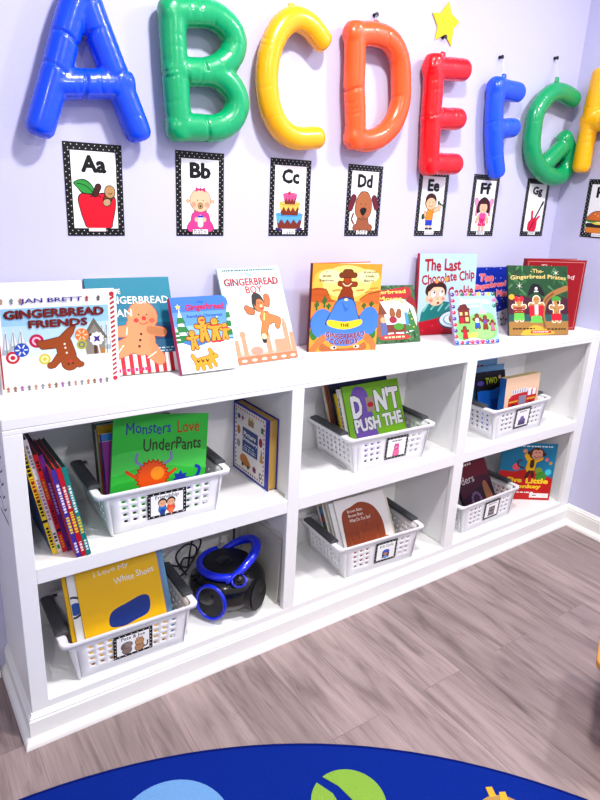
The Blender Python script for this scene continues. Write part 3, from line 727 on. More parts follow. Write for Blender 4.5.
def art_fam(W, Hh):
    a = Art(W, Hh, 'B0CFF0')
    a.blob('98CC80', [(.1, .1), (.9, .1), (.92, .55), (.6, .6), (.3, .52), (.1, .45)]); a.ell('A8D890', .7, .3, .25, .2); a.poly('E8C0D0', [(.58, .58), (.68, .7), (.78, .58)])
    a.rect('8A3A30', .13, .4, .38, .66); a.poly('7A3028', [(.1, .66), (.25, .84), (.41, .66)]); a.rect('F4D890', .16, .56, .22, .62); a.rect('F4D890', .28, .56, .34, .62); a.rect('F4D890', .28, .44, .35, .52); a.rect('C82838', .16, .4, .24, .52)
    for x, y, s, sh, pn in ((.54, .43, .1, 'F6F6FA', '3A6ACA'), (.72, .4, .095, '8A5AB0', '9A4A28'), (.88, .34, .075, 'E880A8', 'E880A8'), (.24, .22, .085, 'C82838', 'C82838')):
        gmini(a, x, y, s, '9A5228', '5A2A10'); k = W/Hh
        a.cap(sh, x, y+s*.3*k, x, y-s*.2*k, s*.4); a.cap(pn, x-s*.2, y-s*.4*k, x-s*.3, y-s*1.0*k, s*.22); a.cap(pn, x+s*.2, y-s*.4*k, x+s*.3, y-s*1.0*k, s*.22)
    a.blob('F6E070', [(.3, .17), (.4, .22), (.52, .2), (.5, .13), (.36, .12)]); a.blob('F8C8DC', [(.2, .04), (.4, .12), (.6, .08), (.8, .04), (.5, -.02)])
    cs = ['8A4AA0', '3A8A5A', 'D83A5A', '6A4A98', 'F0D050', 'E070A8', '3A6AC8', 'D8303A']
    n = 0
    for i in range(9):
        t = .04+.115*i
        for p in ((t, .965), (.035, t), (t, .035), (.96, t) if i > 5 else (.04+.1*i, .97)): a.ell(cs[n % 8], *p, .042, .035); a.ell('F4F0F4', p[0]-.012, p[1]+.012, .01); n += 3
    a.text('F8F8FC', 'GINGERBREAD', .52, .8, .7, .075, .04, arc=.03); a.text('F8F8FC', 'FAMILY', .52, .73, .34, .045, .03); a.text('F8F8FC', 'The', .25, .87, .1, .035, .01)
    a.bars('D07090', .5, .045, .4, .03, 6)
    return a
book('board_book', 'small square board book with candy border and biscuit family beside a red house',
     pose(1.5666, .078, H, -.2149, .3725), .2003, .194, .012, art_fam(.2003, .194), cover='C0A8C8', spine='B89AC0', hard=False)
def art_ten(W, Hh):
    a = Art(W, Hh, '1D3FB4'); rnd = random.Random(3)
    a.rect('AEB4C4', 0, 0, 1, .2); a.blob('D8DCE6', [(-.1, 0), (-.1, .26), (.3, .3), (.6, .22), (1.1, .3), (1.1, 0)]); a.dots('6A7080', [(rnd.random(), rnd.uniform(0, .22)) for i in range(40)], .02)
    a.dots('DCE6FA', [(rnd.random(), rnd.uniform(.3, 1)) for i in range(40)], .011)
    gmini(a, .6, .5, .065, '5A2E18', '2A140A', .3); gmini(a, .05, .46, .065, '5A2E18', '2A140A'); a.rect('A04A3A', .5, .3, .68, .42); a.poly('E8ECF4', [(.46, .4), (.6, .52), (.72, .4)])
    a.text('F0808C', 'Ten', .33, .83, .34, .11, .06, out='F8E8EC', ow=.02); a.text('F0808C', 'Gingerbread', .42, .69, .84, .11, .06, rot=.07, out='F8E8EC', ow=.02); a.text('F0808C', 'Men', .8, .56, .3, .1, .06, out='F8E8EC', ow=.02)
    return a
book('picture_book', 'royal blue starry picture book with pink lettering, mostly hidden behind the pirate book',
     pose(1.873, .289, H, -.0895, .0324), .225, .2514, .012, art_ten(.225, .2514), cover='1D3FB4', spine='17308A', hard=False)
def art_pir(W, Hh):
    a = Art(W, Hh, '2F5E3A'); rnd = random.Random(9)
    for i in range(34):
        x, y = rnd.random(), rnd.uniform(.55, 1); a.cap(rnd.choice(['3E7A48', '4E8A50', '27502F', '5A9060']), x, y, x+rnd.uniform(-.12, .12), y-.07, .018, .006)
    a.blob('5A2A40', [(-.05, .3), (-.05, .52), (.15, .58), (.5, .52), (.8, .56), (1.05, .5), (1.05, .3)]); a.rect('3A6A68', 0, .2, 1, .3); a.rect('B08A50', 0, 0, 1, .2); a.blob('DDB84A', [(.2, .0), (.4, .14), (.6, .1), (.75, .02)]); a.ell('E0B83C', .05, .55, .05, .04)
    a.curve('B08450', [(.6, .12), (.56, .3), (.62, .5), (.75, .6), (.98, .68)], .04); a.curve('8A6238', [(.6, .12), (.56, .3), (.62, .5), (.75, .6)], .014)
    for x, y, s, hat in ((.17, .36, .12, 'h'), (.46, .38, .13, 'p'), (.8, .35, .125, 'b')):
        gmini(a, x, y, s, 'C2965E', 'F0E6D0'); k = W/Hh
        if hat == 'h':
            a.ell('D83040', x-.04, y+s*1.35*k, .04); a.ell('D83040', x+.04, y+s*1.35*k, .04)
            for j in range(3): a.cap('A02830', x-.09, y+(.25-.25*j)*s*k, x+.09, y+(.25-.25*j)*s*k, .012)
            a.poly('7ACA60', [(x-.08, y-.04), (x+.08, y-.04), (x+.09, y-.14), (x-.09, y-.14)])
        elif hat == 'p':
            a.blob('1E1E22', [(x-.14, y+.19), (x-.08, y+.34), (x, y+.36), (x+.08, y+.32), (x+.14, y+.17), (x, y+.24)]); a.ell('F0F0F0', x, y+.29, .025); a.line('F0F0F0', [(x-.03, y+.25), (x+.03, y+.25)], .008)
            a.poly('D02840', [(x-.13, y+.05), (x-.03, y+.05), (x-.03, y-.1), (x-.11, y-.12)]); a.poly('D02840', [(x+.03, y+.05), (x+.13, y+.05), (x+.11, y-.12), (x+.03, y-.1)]); a.rect('F4F0EA', x-.03, y-.08, x+.03, y+.06)
            a.poly('7ACA60', [(x-.07, y-.1), (x+.07, y-.1), (x+.11, y-.2), (x-.11, y-.2)])
        else:
            a.blob('5AA84A', [(x-.08, y+.15), (x-.06, y+.2), (x, y+.215), (x+.07, y+.19), (x+.07, y+.15)]); a.ell('2A2A2A', x+.03, y+.12, .022); a.poly('D02840', [(x-.08, y-.04), (x+.08, y-.04), (x+.09, y-.14), (x-.09, y-.14)])
            a.dots('8A5A30', [(x-.03, y+.03), (x+.04, y), (x, y-.02)], .01)
    for x, y in ((.18, .71), (.8, .9)): a.star('FFFBE8', x, y, .06, 6, .12)
    a.text('EAD28A', '-The-', .48, .925, .22, .055, .01); a.text('EAD28A', 'Gingerbread Pirates', .5, .815, .93, .075, .02, arc=.022)
    a.bars('3A2A14', .25, .095, .38, .02, 7); a.bars('3A2A14', .8, .085, .34, .02, 6); a.rect('D02838', .36, .03, .7, .065); a.bars('F4E8E4', .53, .047, .28, .015, 8)
    return a
book('picture_book', 'green picture book with three biscuit pirates, leaning on the red book',
     pose(1.9141, .1079, H, -.3373, .295), .2788, .2816, .01, art_pir(.2788, .2816), cover='2F5E3A', spine='264A30', hard=False)
def art_red(W, Hh):
    a = Art(W, Hh, 'A81828')
    for q in ((.03, .03, .97, .035), (.03, .965, .97, .97), (.03, .03, .035, .97), (.965, .03, .97, .97)): a.rect('E0B0A8', *q)
    a.text('F0E4E0', 'The', .34, .9, .2, .06, .0, rot=.05, shear=.2); a.text('F0E4E0', 'Gingerbread', .46, .77, .74, .085, .0, arc=.04, rot=-.08); a.text('F0E4E0', 'Boy', .6, .65, .2, .07, 0); a.ell('D8A890', .7, .3, .03)
    return a
book('picture_book', 'plain red hardback at right counter end behind the pirate book',
     pose(2.0558, .182, H, -.4075, 0), .2746, .296, .02, art_red(.2746, .296), cover='A81828', spine='8A1420', back='A01826', opened=.16)

# ------------------------------------------------------------------ books in the baskets
def dash_spine(col, n=5):
    def f(bm, mats, c, T, Hh):
        m = pm(col); mats.append(m); i = len(mats)-1; rnd = random.Random(n)
        z = Hh*.12
        while z < Hh*.86:
            l = rnd.uniform(.008, .02)
            q = [bm.verts.new((-c-.0001, y, w)) for y, w in ((T*.7, z), (T*.3, z), (T*.3, z+l), (T*.7, z+l))]
            bm.faces.new(q).material_index = i; z += l+.004
    return f
def art_monsters(W, Hh):
    a = Art(W, Hh, '45C24E')
    a.blob('5CCF62', [(0, .4), (.4, .5), (1, .44), (1, .62), (.5, .66), (0, .6)]); a.blob('3BB446', [(0, .1), (.5, .2), (1, .12), (1, .3), (.5, .36), (0, .3)])
    # a plain orange tuft and a blue one instead of the printed monsters
    a.star('B83A18', .42, .38, .19, 22, .82); a.star('E8641E', .42, .38, .165, 22, .84); a.ell('F4A030', .47, .41, .07)
    a.curve('8A90B8', [(.3, .5), (.24, .54), (.25, .61)], .014); a.curve('8A90B8', [(.54, .51), (.61, .55), (.6, .62)], .014)
    a.line('D8541C', [(.24, .38), (.15, .44)], .016); a.line('D8541C', [(.58, .38), (.66, .44)], .016)
    a.ell('2A48B0', .76, .28, .12, .08); a.curve('2A48B0', [(.82, .33), (.9, .35), (.93, .43), (.89, .46)], .018); a.star('2A48B0', .72, .34, .09, 7, .6)
    a.text('3F4C9C', 'Monsters', .36, .865, .46, .11, .012, jit=.01); a.text('B4542A', 'Love', .78, .875, .24, .12, .012, rot=.04); a.text('4A4238', 'UnderPants', .62, .70, .62, .12, .012, jit=.008)
    return a
book('picture_book', 'bright green picture book with orange and blue shapes, tilted at the front of its basket',
     pose(.2573, .08, S1T+.046, -.0249, .1421, .13), .279, .2868, .006, art_monsters(.279, .2868), cover='45C24E', spine='3AA844', hard=False)
z1 = S1T+.011
for i, (x, y, w, h, t, c, sp, lab) in enumerate((
        (.262, .0895, .22, .245, .006, '8A3A8A', '7A3A86', 'thin purple book right behind the green monster book, its edge showing at left'),
        (.262, .0965, .285, .262, .012, '3A7AB4', '2838B8', 'dark blue thick book behind the green monster book, spine at left'),
        (.262, .1095, .2, .235, .016, 'B0C8BC', 'B82030', 'red and mint spined book behind the blue one in the green book basket'),
        (.262, .1265, .23, .277, .010, 'C8A828', 'B89A20', 'mustard yellow book behind the mint one in the green book basket'),
        (.262, .1375, .24, .262, .012, 'F0EEE8', 'ECEAE2', 'white spined book behind the mustard one in the green book basket'),
        (.262, .1505, .22, .275, .013, '4E8A72', '3E6A58', 'dull green book second from the back of the green book basket'),
        (.262, .1645, .22, .272, .012, '8A6A54', '7A5A48', 'brown book at the very back of the green book basket'))):
    b = book('picture_book', lab, pose(x, y, z1, -.0249, .1421), w, h, t, Art(w, h, c), spine=sp, hard=False, group=None)
def art_yellow(W, Hh):
    a = Art(W, Hh, 'F2C70E')
    # a plain blue rounded patch stands in for the printed character
    a.blob('24489C', [(.3, .32), (.34, .45), (.55, .5), (.74, .53), (.82, .48), (.78, .34), (.6, .3), (.45, .28)])
    a.text('F4F0E4', 'I Love My', .42, .865, .42, .06, .012, rot=.03, jit=.006); a.text('F4F0E4', 'White Shoes', .68, .755, .5, .065, .012, rot=.05, jit=.005)
    return a
book('picture_book', 'yellow picture book with a blue patch and white handwriting, at the front of its basket',
     pose(.172, .0501, S0T+.011, -.0065, .4304), .2452, .287, .004, art_yellow(.2452, .287), cover='F2C70E', spine='D8AE10', hard=False)
def art_ring(W, Hh):
    a = Art(W, Hh, 'ECEEF0'); a.rect('3A9A48', 0, 0, 1, .22); a.ell('2A3A5A', .02, .62, .16); a.ell('ECEEF0', .02, .62, .13); a.ell('2A60B0', .05, .6, .09); return a
z0 = S0T+.011
book('picture_book', 'white picture book with green foot and dark ring behind the yellow book', pose(.15, .0555, z0, -.0065, .4304), .2, .275, .006, art_ring(.2, .275), spine='E4E4E6', hard=False)
book('picture_book', 'second yellow book, its edge showing left of the white one in the bottom basket', pose(.138, .063, z0, -.0065, .4304), .2, .272, .008, Art(.2, .272, 'EABF14'), spine='CFA512', hard=False)
book('picture_book', 'pale blue-lilac book peeking out at the right behind the yellow book', pose(.19, .0735, z0, -.0065, .4304), .244, .285, .006, Art(.244, .285, '8FA2D2'), spine='8A94C0', hard=False)
book('picture_book', 'light blue and green book farthest right behind the yellow book', pose(.2, .081, z0, -.0065, .4304), .246, .265, .006, Art(.246, .265, '7FB8D8'), cover='7FB8D8', spine='5A9A60', hard=False)
def art_green(W, Hh):
    a = Art(W, Hh, '8FC926')
    a.blob('8A6AC0', [(.1, 0), (.12, .4), (.1, .7), (.18, .93), (.3, .95), (.4, .82), (.44, .4), (.46, 0)])      # plain lilac pillar shape
    a.rect('B8A890', .36, .42, .5, .72); a.ell('C8202C', .43, .56, .055)
    a.text('F8F8F8', 'D', .19, .56, .16, .4, .05, out='3A3A3A', ow=.03); a.text('F8F8F8', "N'T", .74, .62, .42, .42, .05, out='3A3A3A', ow=.03)
    a.text('F8F8F8', 'PUSH THE', .53, .19, .84, .24, .05, rot=.03, out='3A3A3A', ow=.03)
    a.prims = [(c, [[(x, Hh*.34+y*.66) for x, y in p] for p in P]) for c, P in a.prims]
    a.blob('8A6AC0', [(.12, 0), (.12, .2), (.12, .36), (.46, .36), (.46, .2), (.46, 0)])
    return a
book('picture_book', 'lime green picture book with huge white lettering, leaning at the front of its basket',
     pose(1.146, .1001, S1T+.011, .015, .3929), .27, .2739, .006, art_green(.27, .2739), cover='8FC926', spine='7AAE20', hard=False)
for x, y, w, h, t, tl, c, sp, lab in (
        (1.135, .1105, .2, .262, .014, .3929, 'F2F0EC', 'ECECEA', 'white spined book directly behind the lime green book'),
        (1.128, .1265, .18, .245, .008, .3929, 'D8C020', 'C8B020', 'yellow spined book third in the lime green book basket'),
        (1.125, .136, .22, .262, .010, .3929, '2A2A34', '26262E', 'black spined book in the lime green book basket, behind the yellow one'),
        (1.122, .148, .28, .278, .012, .3929, '24386A', '6A4A32', 'tall navy book with brown spine behind the lime green book'),
        (1.120, .162, .2, .268, .012, .3929, 'A05A34', '94502E', 'rust brown book second from the back of the lime green book basket'),
        (1.118, .176, .24, .272, .012, .3929, 'E4DCCC', 'D8CDBA', 'cream book at the back of the lime green book basket')):
    book('picture_book', lab, pose(x, y, S1T+.011, .015, tl), w, h, t, Art(w, h, c), spine=sp, hard=False, spine_art=dash_spine('6A6A6A', int(x*1000) % 17) if sp[0] in 'EC' else None)
def art_bear(W, Hh):
    a = Art(W, Hh, 'F6F4F2')
    # plain brown rounded shape in place of the printed animal
    a.blob('A8562A', [(.06, .02), (.06, .45), (.1, .78), (.3, .86), (.5, .9), (.72, .8), (.84, .58), (.84, .3), (.78, -.05), (.3, -.05)])
    rnd = random.Random(5)
    for i in range(26):
        x = rnd.uniform(.12, .74); y = rnd.uniform(.05, .7); a.cap(rnd.choice(['9A4A22', 'B8683A', '8E4420']), x, y, x+rnd.uniform(-.04, .04), y+.11, .012, .004)
    a.blob('BE7434', [(.62, .05), (.68, .24), (.85, .3), (1.0, .2), (1.0, .05)])
    a.text('F6EEE6', 'Brown Bear,', .36, .79, .3, .05, .01); a.text('F6EEE6', 'Brown Bear,', .36, .72, .3, .05, .01); a.text('F6EEE6', 'What Do You See?', .42, .65, .42, .05, .01)
    return a
book('picture_book', 'white picture book with large brown rounded shape at the front of its basket',
     pose(1.1305, .0701, S0T+.011, -.0544, .5548), .2342, .2456, .005, art_bear(.2342, .2456), cover='F2F0EE', spine='E0DEDC', hard=False)
def art_quiet(W, Hh):
    a = Art(W, Hh, 'EFE9DA')
    a.text('6A6A66', 'THE VERY', .66, .88, .44, .06, .005); a.text('6A6A66', 'HUNGRY', .7, .8, .4, .06, .005); a.text('6A6A66', 'CATERPILLAR', .7, .71, .5, .06, .005)
    a.ell('C8341E', .78, .32, .14); a.ell('3E9A4A', .56, .27, .1); a.line('5A4A8A', [(.66, .45), (.6, .6)], .016); a.line('5A4A8A', [(.74, .46), (.75, .62)], .016)
    return a
book('picture_book', 'cream picture book with red and green dots, right behind the brown shape book',
     pose(1.225, .0960, S0T+.011, -.0544, .5548), .17, .205, .005, art_quiet(.17, .205), cover='EFE9DA', spine='D8D2C4', hard=False)
for x, y, w, h, t, tl, c, sp, lab in (
        (1.112, .0805, .22, .235, .008, .5548, 'F4F4F4', 'E8E8E8', 'white spined book directly behind the brown shape book'),
        (1.106, .0925, .1, .240, .007, .5548, 'D8D4CC', 'C8C4BC', 'pale grey spined book behind the brown shape book'),
        (1.100, .1120, .27, .262, .010, .5548, 'F2F0E8', '8A8A88', 'tall white book with print along the top edge, behind the cream one'),
        (1.104, .1290, .1, .235, .018, .5548, '3A6AA8', '2E6A9A', 'multicoloured blue and red spined book near the back of its basket'),
        (1.104, .1520, .2, .25, .010, .5548, 'F0F0EC', 'E4E4E0', 'white book at the back left of the basket with the brown shape book')):
    def sa(bm, mats, c_, T, Hh, sp=sp):
        if sp != '2E6A9A': return
        for k, cc in enumerate(('C83040', '4AA050', 'D8402A', '3A90C0', 'E8C030')):
            mats.append(pm(cc)); z = Hh*(.35+.13*k)
            bm.faces.new([bm.verts.new((-c_-.0001, yy, zz)) for yy, zz in ((T*.9, z), (T*.1, z), (T*.1, z+.018), (T*.9, z+.024))]).material_index = len(mats)-1
    a = Art(w, h, c)
    if w == .27: a.bars('3A3A40', .5, .95, .5, .03, 5)
    book('picture_book', lab, pose(x, y, S0T+.011, -.0544, tl), w, h, t, a, spine=sp, hard=False, spine_art=sa)
def art_two(W, Hh):
    a = Art(W, Hh, '1A1C2A'); a.blob('1F7AD8', [(-.1, -.1), (1.1, -.1), (1.1, .68), (.5, .66), (-.1, .6)]); a.rect('1560B8', .45, .2, .95, .5); a.ell('6A5AB0', .12, .8, .12, .06)
    a.text('B8C83A', 'TWO', .5, .83, .4, .11, .03); a.ell('D8B890', .8, .88, .05); a.cap('6A4AA0', .8, .78, .95, .84, .03)
    a.bars('B8C83A', .6, .1, .5, .06, 4)
    return a
book('picture_book', 'black and bright blue book with TWO in yellow-green, in the right middle basket',
     pose(1.8258, .12, S1T+.011, -.1, .2502), .162, .2364, .010, art_two(.162, .2364), cover='1F7AD8', spine='1A1C2A', hard=False)
def art_fire(W, Hh):
    a = Art(W, Hh, 'F2D2B4'); a.rect('30303C', 0, 0, 1, .32); a.bars('C86A40', .25, .2, .2, .06, 2); a.bars('4A90C8', .55, .2, .4, .05, 5)
    a.poly('C82430', [(.12, .42), (.9, .42), (.95, .56), (.93, .72), (.6, .7), (.2, .66), (.12, .6)]); a.rect('E4E4EA', .2, .68, .66, .76)
    for i in range(6): a.rect('8A8A96', .22+.07*i, .69, .24+.07*i, .75)
    a.rect('F0F0F6', .68, .6, .78, .74); a.rect('F0F0F6', .82, .6, .92, .72); a.rect('9A9AB0', .42, .46, .64, .62); a.rect('E8C040', .14, .52, .4, .55); a.rect('E8C040', .66, .52, .92, .55)
    for x in (.27, .78): a.ell('22222A', x, .41, .075); a.ell('9A9AA4', x, .41, .035)
    return a
book('board_book', 'peach board book with red fire engine, front of the right middle basket',
     pose(1.887, .058, S1T+.011, .0165, .04), .226, .226, .03, art_fire(.226, .226), cover='F0D2A8', spine='2F78C0', page=mat('E8D8A0', .6), hard=False)
for x, y, h, lab in ((1.80, .205, .268, 'light blue tab divider with red letters farthest back in the right middle basket'), (1.83, .19, .245, 'light blue tab divider in front of the lettered one')):
    a = Art(.2, h, '86B8DC'); a.bars('B02838', .36, .9, .5, .05, 4); a.bars('D8C040', .4, .82, .3, .03, 3)
    t = tag(obj('divider_card', mkbox(0, .2, 0, .0012, 0, h), pm('86B8DC')), lab, 'divider card'); t.matrix_world = pose(x, y, S1T+.011, -.06, .08)
    if h > .25: bm = bmesh.new(); m_ = [pm('86B8DC')]; a.emit(bm, m_); obj('lettering', bm, m_, t)
def art_ders(W, Hh):
    a = Art(W, Hh, '3A1A30'); a.blob('7A1430', [(-.1, .6), (.4, .7), (1.1, .62), (1.1, 1.1), (-.1, 1.1)]); a.blob('5A1A38', [(0, .4), (.6, .5), (1, .45), (1, .66), (0, .66)])
    for i in range(12): t = i/12*2*PI; a.ell('8A6A94', .42+.13*math.cos(t), .3+.12*math.sin(t), .035)
    a.ell('4A2A4A', .42, .3, .09); a.blob('B07A58', [(.74, .1), (.7, .5), (.82, .56), (.92, .3), (.94, .1)]); a.ell('C8A080', .84, .2, .08); a.ell('A85A40', .1, .1, .14)
    a.text('E8E0E0', 'ders', .3, .68, .4, .13, .0); a.bars('E8E0E0', .3, .93, .5, .035, 6)
    return a
book('picture_book', 'dark purple picture book ending in ders, tilted back in the right bottom basket',
     pose(1.7919, .0758, S0T+.011, .06, .5186), .2163, .2514, .006, art_ders(.2163, .2514), cover='3A1A30', spine='2A1226', hard=False)
book('picture_book', 'charcoal book behind the dark purple one in the right bottom basket', pose(1.795, .0845, S0T+.011, .06, .5186), .2, .262, .008, Art(.26, .27, '2E2E34'), spine='2A2A30', hard=False)
def art_monkey(W, Hh):
    a = Art(W, Hh, '1F86AA')
    a.blob('C82420', [(-.1, -.1), (1.1, -.1), (1.1, .3), (.8, .46), (.55, .55), (.3, .5), (-.1, .46)])
    for x, y, r, c in ((.72, .52, .07, '8AA83A'), (.78, .42, .1, '4E9A3E'), (.9, .5, .06, '5ACAD8'), (.84, .72, .035, 'E87A8A'), (.92, .66, .03, 'D8923A'), (.3, .58, .07, 'E86A7A'), (.42, .86, .04, 'E0A080')): a.ell(c, x, y, r)
    br = '5A3024'
    a.curve(br, [(.44, .56), (.34, .6), (.32, .68), (.38, .7)], .014)
    a.fig('F0C020', [(.56, .56, .58, .7, .085, .08), (.52, .7, .46, .78, .04), (.46, .78, .5, .83, .035), (.66, .7, .74, .74, .035)], '7A5A10', .005)
    a.fig(br, [(.58, .6, .58, .68, .04), (.55, .5, .5, .4, .03), (.6, .5, .62, .42, .03)], None)
    a.ell(br, .64, .82, .14, .12); a.ell(br, .5, .83, .035); a.ell(br, .78, .81, .035); a.ell('E0A890', .65, .79, .1, .08); a.ell('E0A890', .61, .84, .055); a.ell('E0A890', .69, .84, .055)
    a.dots('1E1210', [(.62, .84), (.69, .84)], .013); a.curve('7A3028', [(.59, .77), (.65, .75), (.71, .775)], .006)
    a.text('F6D23A', 'Little', .72, .34, .4, .085, .05); a.text('F6D23A', 'Monkey', .52, .23, .56, .085, .05); a.text('F6D23A', 'Five', .3, .35, .26, .08, .05); a.bars('F4F0EC', .5, .13, .4, .02, 6)
    a.bars('E4F0F4', .56, .945, .74, .02, 10); a.rect('EEEAE8', .62, .04, .97, .12); a.bars('6A6A70', .72, .08, .1, .015, 1)
    return a
mk = book('picture_book', 'teal and red picture book with a monkey, standing in the right bottom cubby',
     pose(2.0975, .184, S0T+.001, -.5842, .0232), .2534, .2821, .006, art_monkey(.2534, .2821), cover='1F86AA', spine='1A6A88', hard=False)

# picture dictionary standing against the divider
def art_dict(W, Hh):
    a = Art(W, Hh, '1B36B0')
    a.rect('F0ECEA', .03, .03, .9, .97); a.rect('24508E', .26, .34, .7, .7)
    cs = ['C83A40', '2A3A6A', '3A7A4A', 'C87A3A', '6A3A7A', '3A3A3A']
    for i in range(13):
        t = .07 + i*.064
        for k, (x, y) in enumerate(((t, .935), (t, .065), (.065, t+.05), (.865, t+.05))):
            if y < .95: a.rect(cs[(i*3+k) % 6], x-.013, y-.015, x+.013, y+.015)
    a.blob('C88A3A', [(.2, .2), (.24, .28), (.36, .3), (.48, .22), (.5, .15), (.3, .14)]); a.ell('2A2A30', .28, .14, .03); a.ell('2A2A30', .44, .14, .03)
    a.ell('C8804A', .15, .62, .05, .07); a.ell('A8A0B0', .15, .42, .05, .06); a.rect('B09060', .42, .76, .58, .84); a.poly('D8B84A', [(.42, .84), (.46, .9), (.5, .85), (.54, .9), (.58, .84)])
    a.star('8A2A4A', .26, .82, .06, 4, .35); a.ell('B02848', .78, .62, .05, .07); a.poly('C8A060', [(.76, .34), (.86, .34), (.82, .52), (.8, .52)]); a.rect('5A8A60', .78, .76, .85, .84); a.star('8A2A6A', .62, .17, .06, 6, .7); a.text('4A3A6A', 'D', .8, .14, .07, .08, .04); a.ell('3A5A8A', .15, .82, .04)
    a.text('F0F2F6', 'Picture', .47, .615, .34, .065, .03); a.text('F0F2F6', 'Dictionary', .48, .53, .42, .065, .03); a.bars('D0DAEA', .48, .45, .3, .016, 4); a.bars('D0DAEA', .48, .41, .36, .016, 5); a.bars('D0DAEA', .48, .38, .36, .016, 5)
    return a
book('dictionary', 'thick blue picture dictionary with gilt page edges, upright against the cubby divider',
     pose(.7685, .308, S1T+.001, -PI/2), .226, .242, .034, art_dict(.226, .242), cover='1B36B0', spine='16309A', page=mat('C9A75A', .45, bump=.3, bscale=900), hard=True)

# leaning spines in the left cubby
def leaning(xb, y0, lean, Hh, T, dep, c, spine_col, label, deco):
    root = thing('picture_book', label, 'book', Matrix.Translation((xb, y0, S1T+.001+T*math.sin(lean))) @ Matrix.Rotation(-lean, 4, 'Y'))
    # local: x thickness, y depth, z height; spine faces the room
    bm = bmesh.new(); mats = [pm(spine_col)]; box(bm, -T, 0, 0, .0015, 0, Hh)
    a = Art(T, Hh, spine_col); deco(a); a.emit(bm, mats, 0, 6e-6, -T, 0); obj('spine', bm, mats, root)
    obj('front_cover', mkbox(-.0015, 0, .0015, dep, 0, Hh), pm(c), root)
    obj('back_cover', mkbox(-T, -T+.0015, .0015, dep, 0, Hh), pm(c), root)
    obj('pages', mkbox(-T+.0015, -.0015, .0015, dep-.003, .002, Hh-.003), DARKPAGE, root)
    return root
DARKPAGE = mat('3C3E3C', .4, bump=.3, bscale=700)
def sp_bars(cols):
    def f(a):
        rnd = random.Random(len(cols)*7)
        for c, v0, v1, w in cols:
            v = v0
            while v < v1:
                l = rnd.uniform(.014, .032); a.rect(c, .5-w, v, .5+w, min(v+l, v1)); v += l+.010
    return f
def sp_yel(a):
    a.rect('1E1E1E', 0, .3, 1, .325); sp_bars([('2A2A22', .06, .26, .28), ('2A2A22', .36, .5, .3), ('B02A28', .5, .7, .32), ('1E1E1E', .72, .95, .36)])(a)
def sp_wht(a):
    a.rect('3A9A48', .2, .03, .8, .07); sp_bars([('4A4A4E', .1, .18, .3), ('B888A8', .3, .66, .28), ('8A8A94', .76, .95, .25)])(a)
def sp_red(a):
    a.rect('222222', 0, .22, 1, .25); sp_bars([('F0A030', .05, .18, .25), ('7A1A14', .3, .5, .3), ('F0A030', .56, .76, .28), ('222222', .84, .94, .3)])(a)
leaning(.1080, .046, .18, .322, .012, .22, '1F4C86', 'EBD02A', 'yellow spined book leftmost of the leaning row', sp_yel)
leaning(.1205, .0497, .18, .330, .011, .22, 'E8E4E4', 'E8E4E6', 'white spined book with mauve print, second of the leaning row', sp_wht)
leaning(.1320, .044, .18, .289, .011, .22, 'C83A28', 'CE2E28', 'red spined book with orange print, third of the leaning row', sp_red)
leaning(.1435, .043, .18, .286, .011, .22, '6A3A8A', '73358C', 'violet spined book in the middle of the leaning row', sp_bars([('C0A0D0', .4, .72, .22), ('3A1A4A', .05, .1, .3)]))
leaning(.1560, .002, .18, .2585, .012, .22, 'D8504A', '5A46A8', 'indigo and lilac spined book, third from right of the leaning row', lambda a: (sp_bars([('E8E0F0', .05, .18, .25), ('F0D850', .28, .48, .3), ('F0ECF8', .52, .85, .26)])(a)))
leaning(.1685, .001, .18, .260, .012, .22, 'C42C38', 'CC2A34', 'crimson spined book with yellow print, second from right of the leaning row', lambda a: sp_bars([('F8E8E8', .06, .17, .25), ('F0D850', .28, .52, .3), ('F4E4E4', .56, .8, .24)])(a))
leaning(.1810, .0, .18, .261, .012, .22, '2A8A84', '2C918C', 'teal spined book rightmost of the leaning row', lambda a: (sp_bars([('E0F4F0', .06, .18, .25), ('E8D850', .26, .46, .3), ('E8F8F4', .5, .8, .24)])(a)))

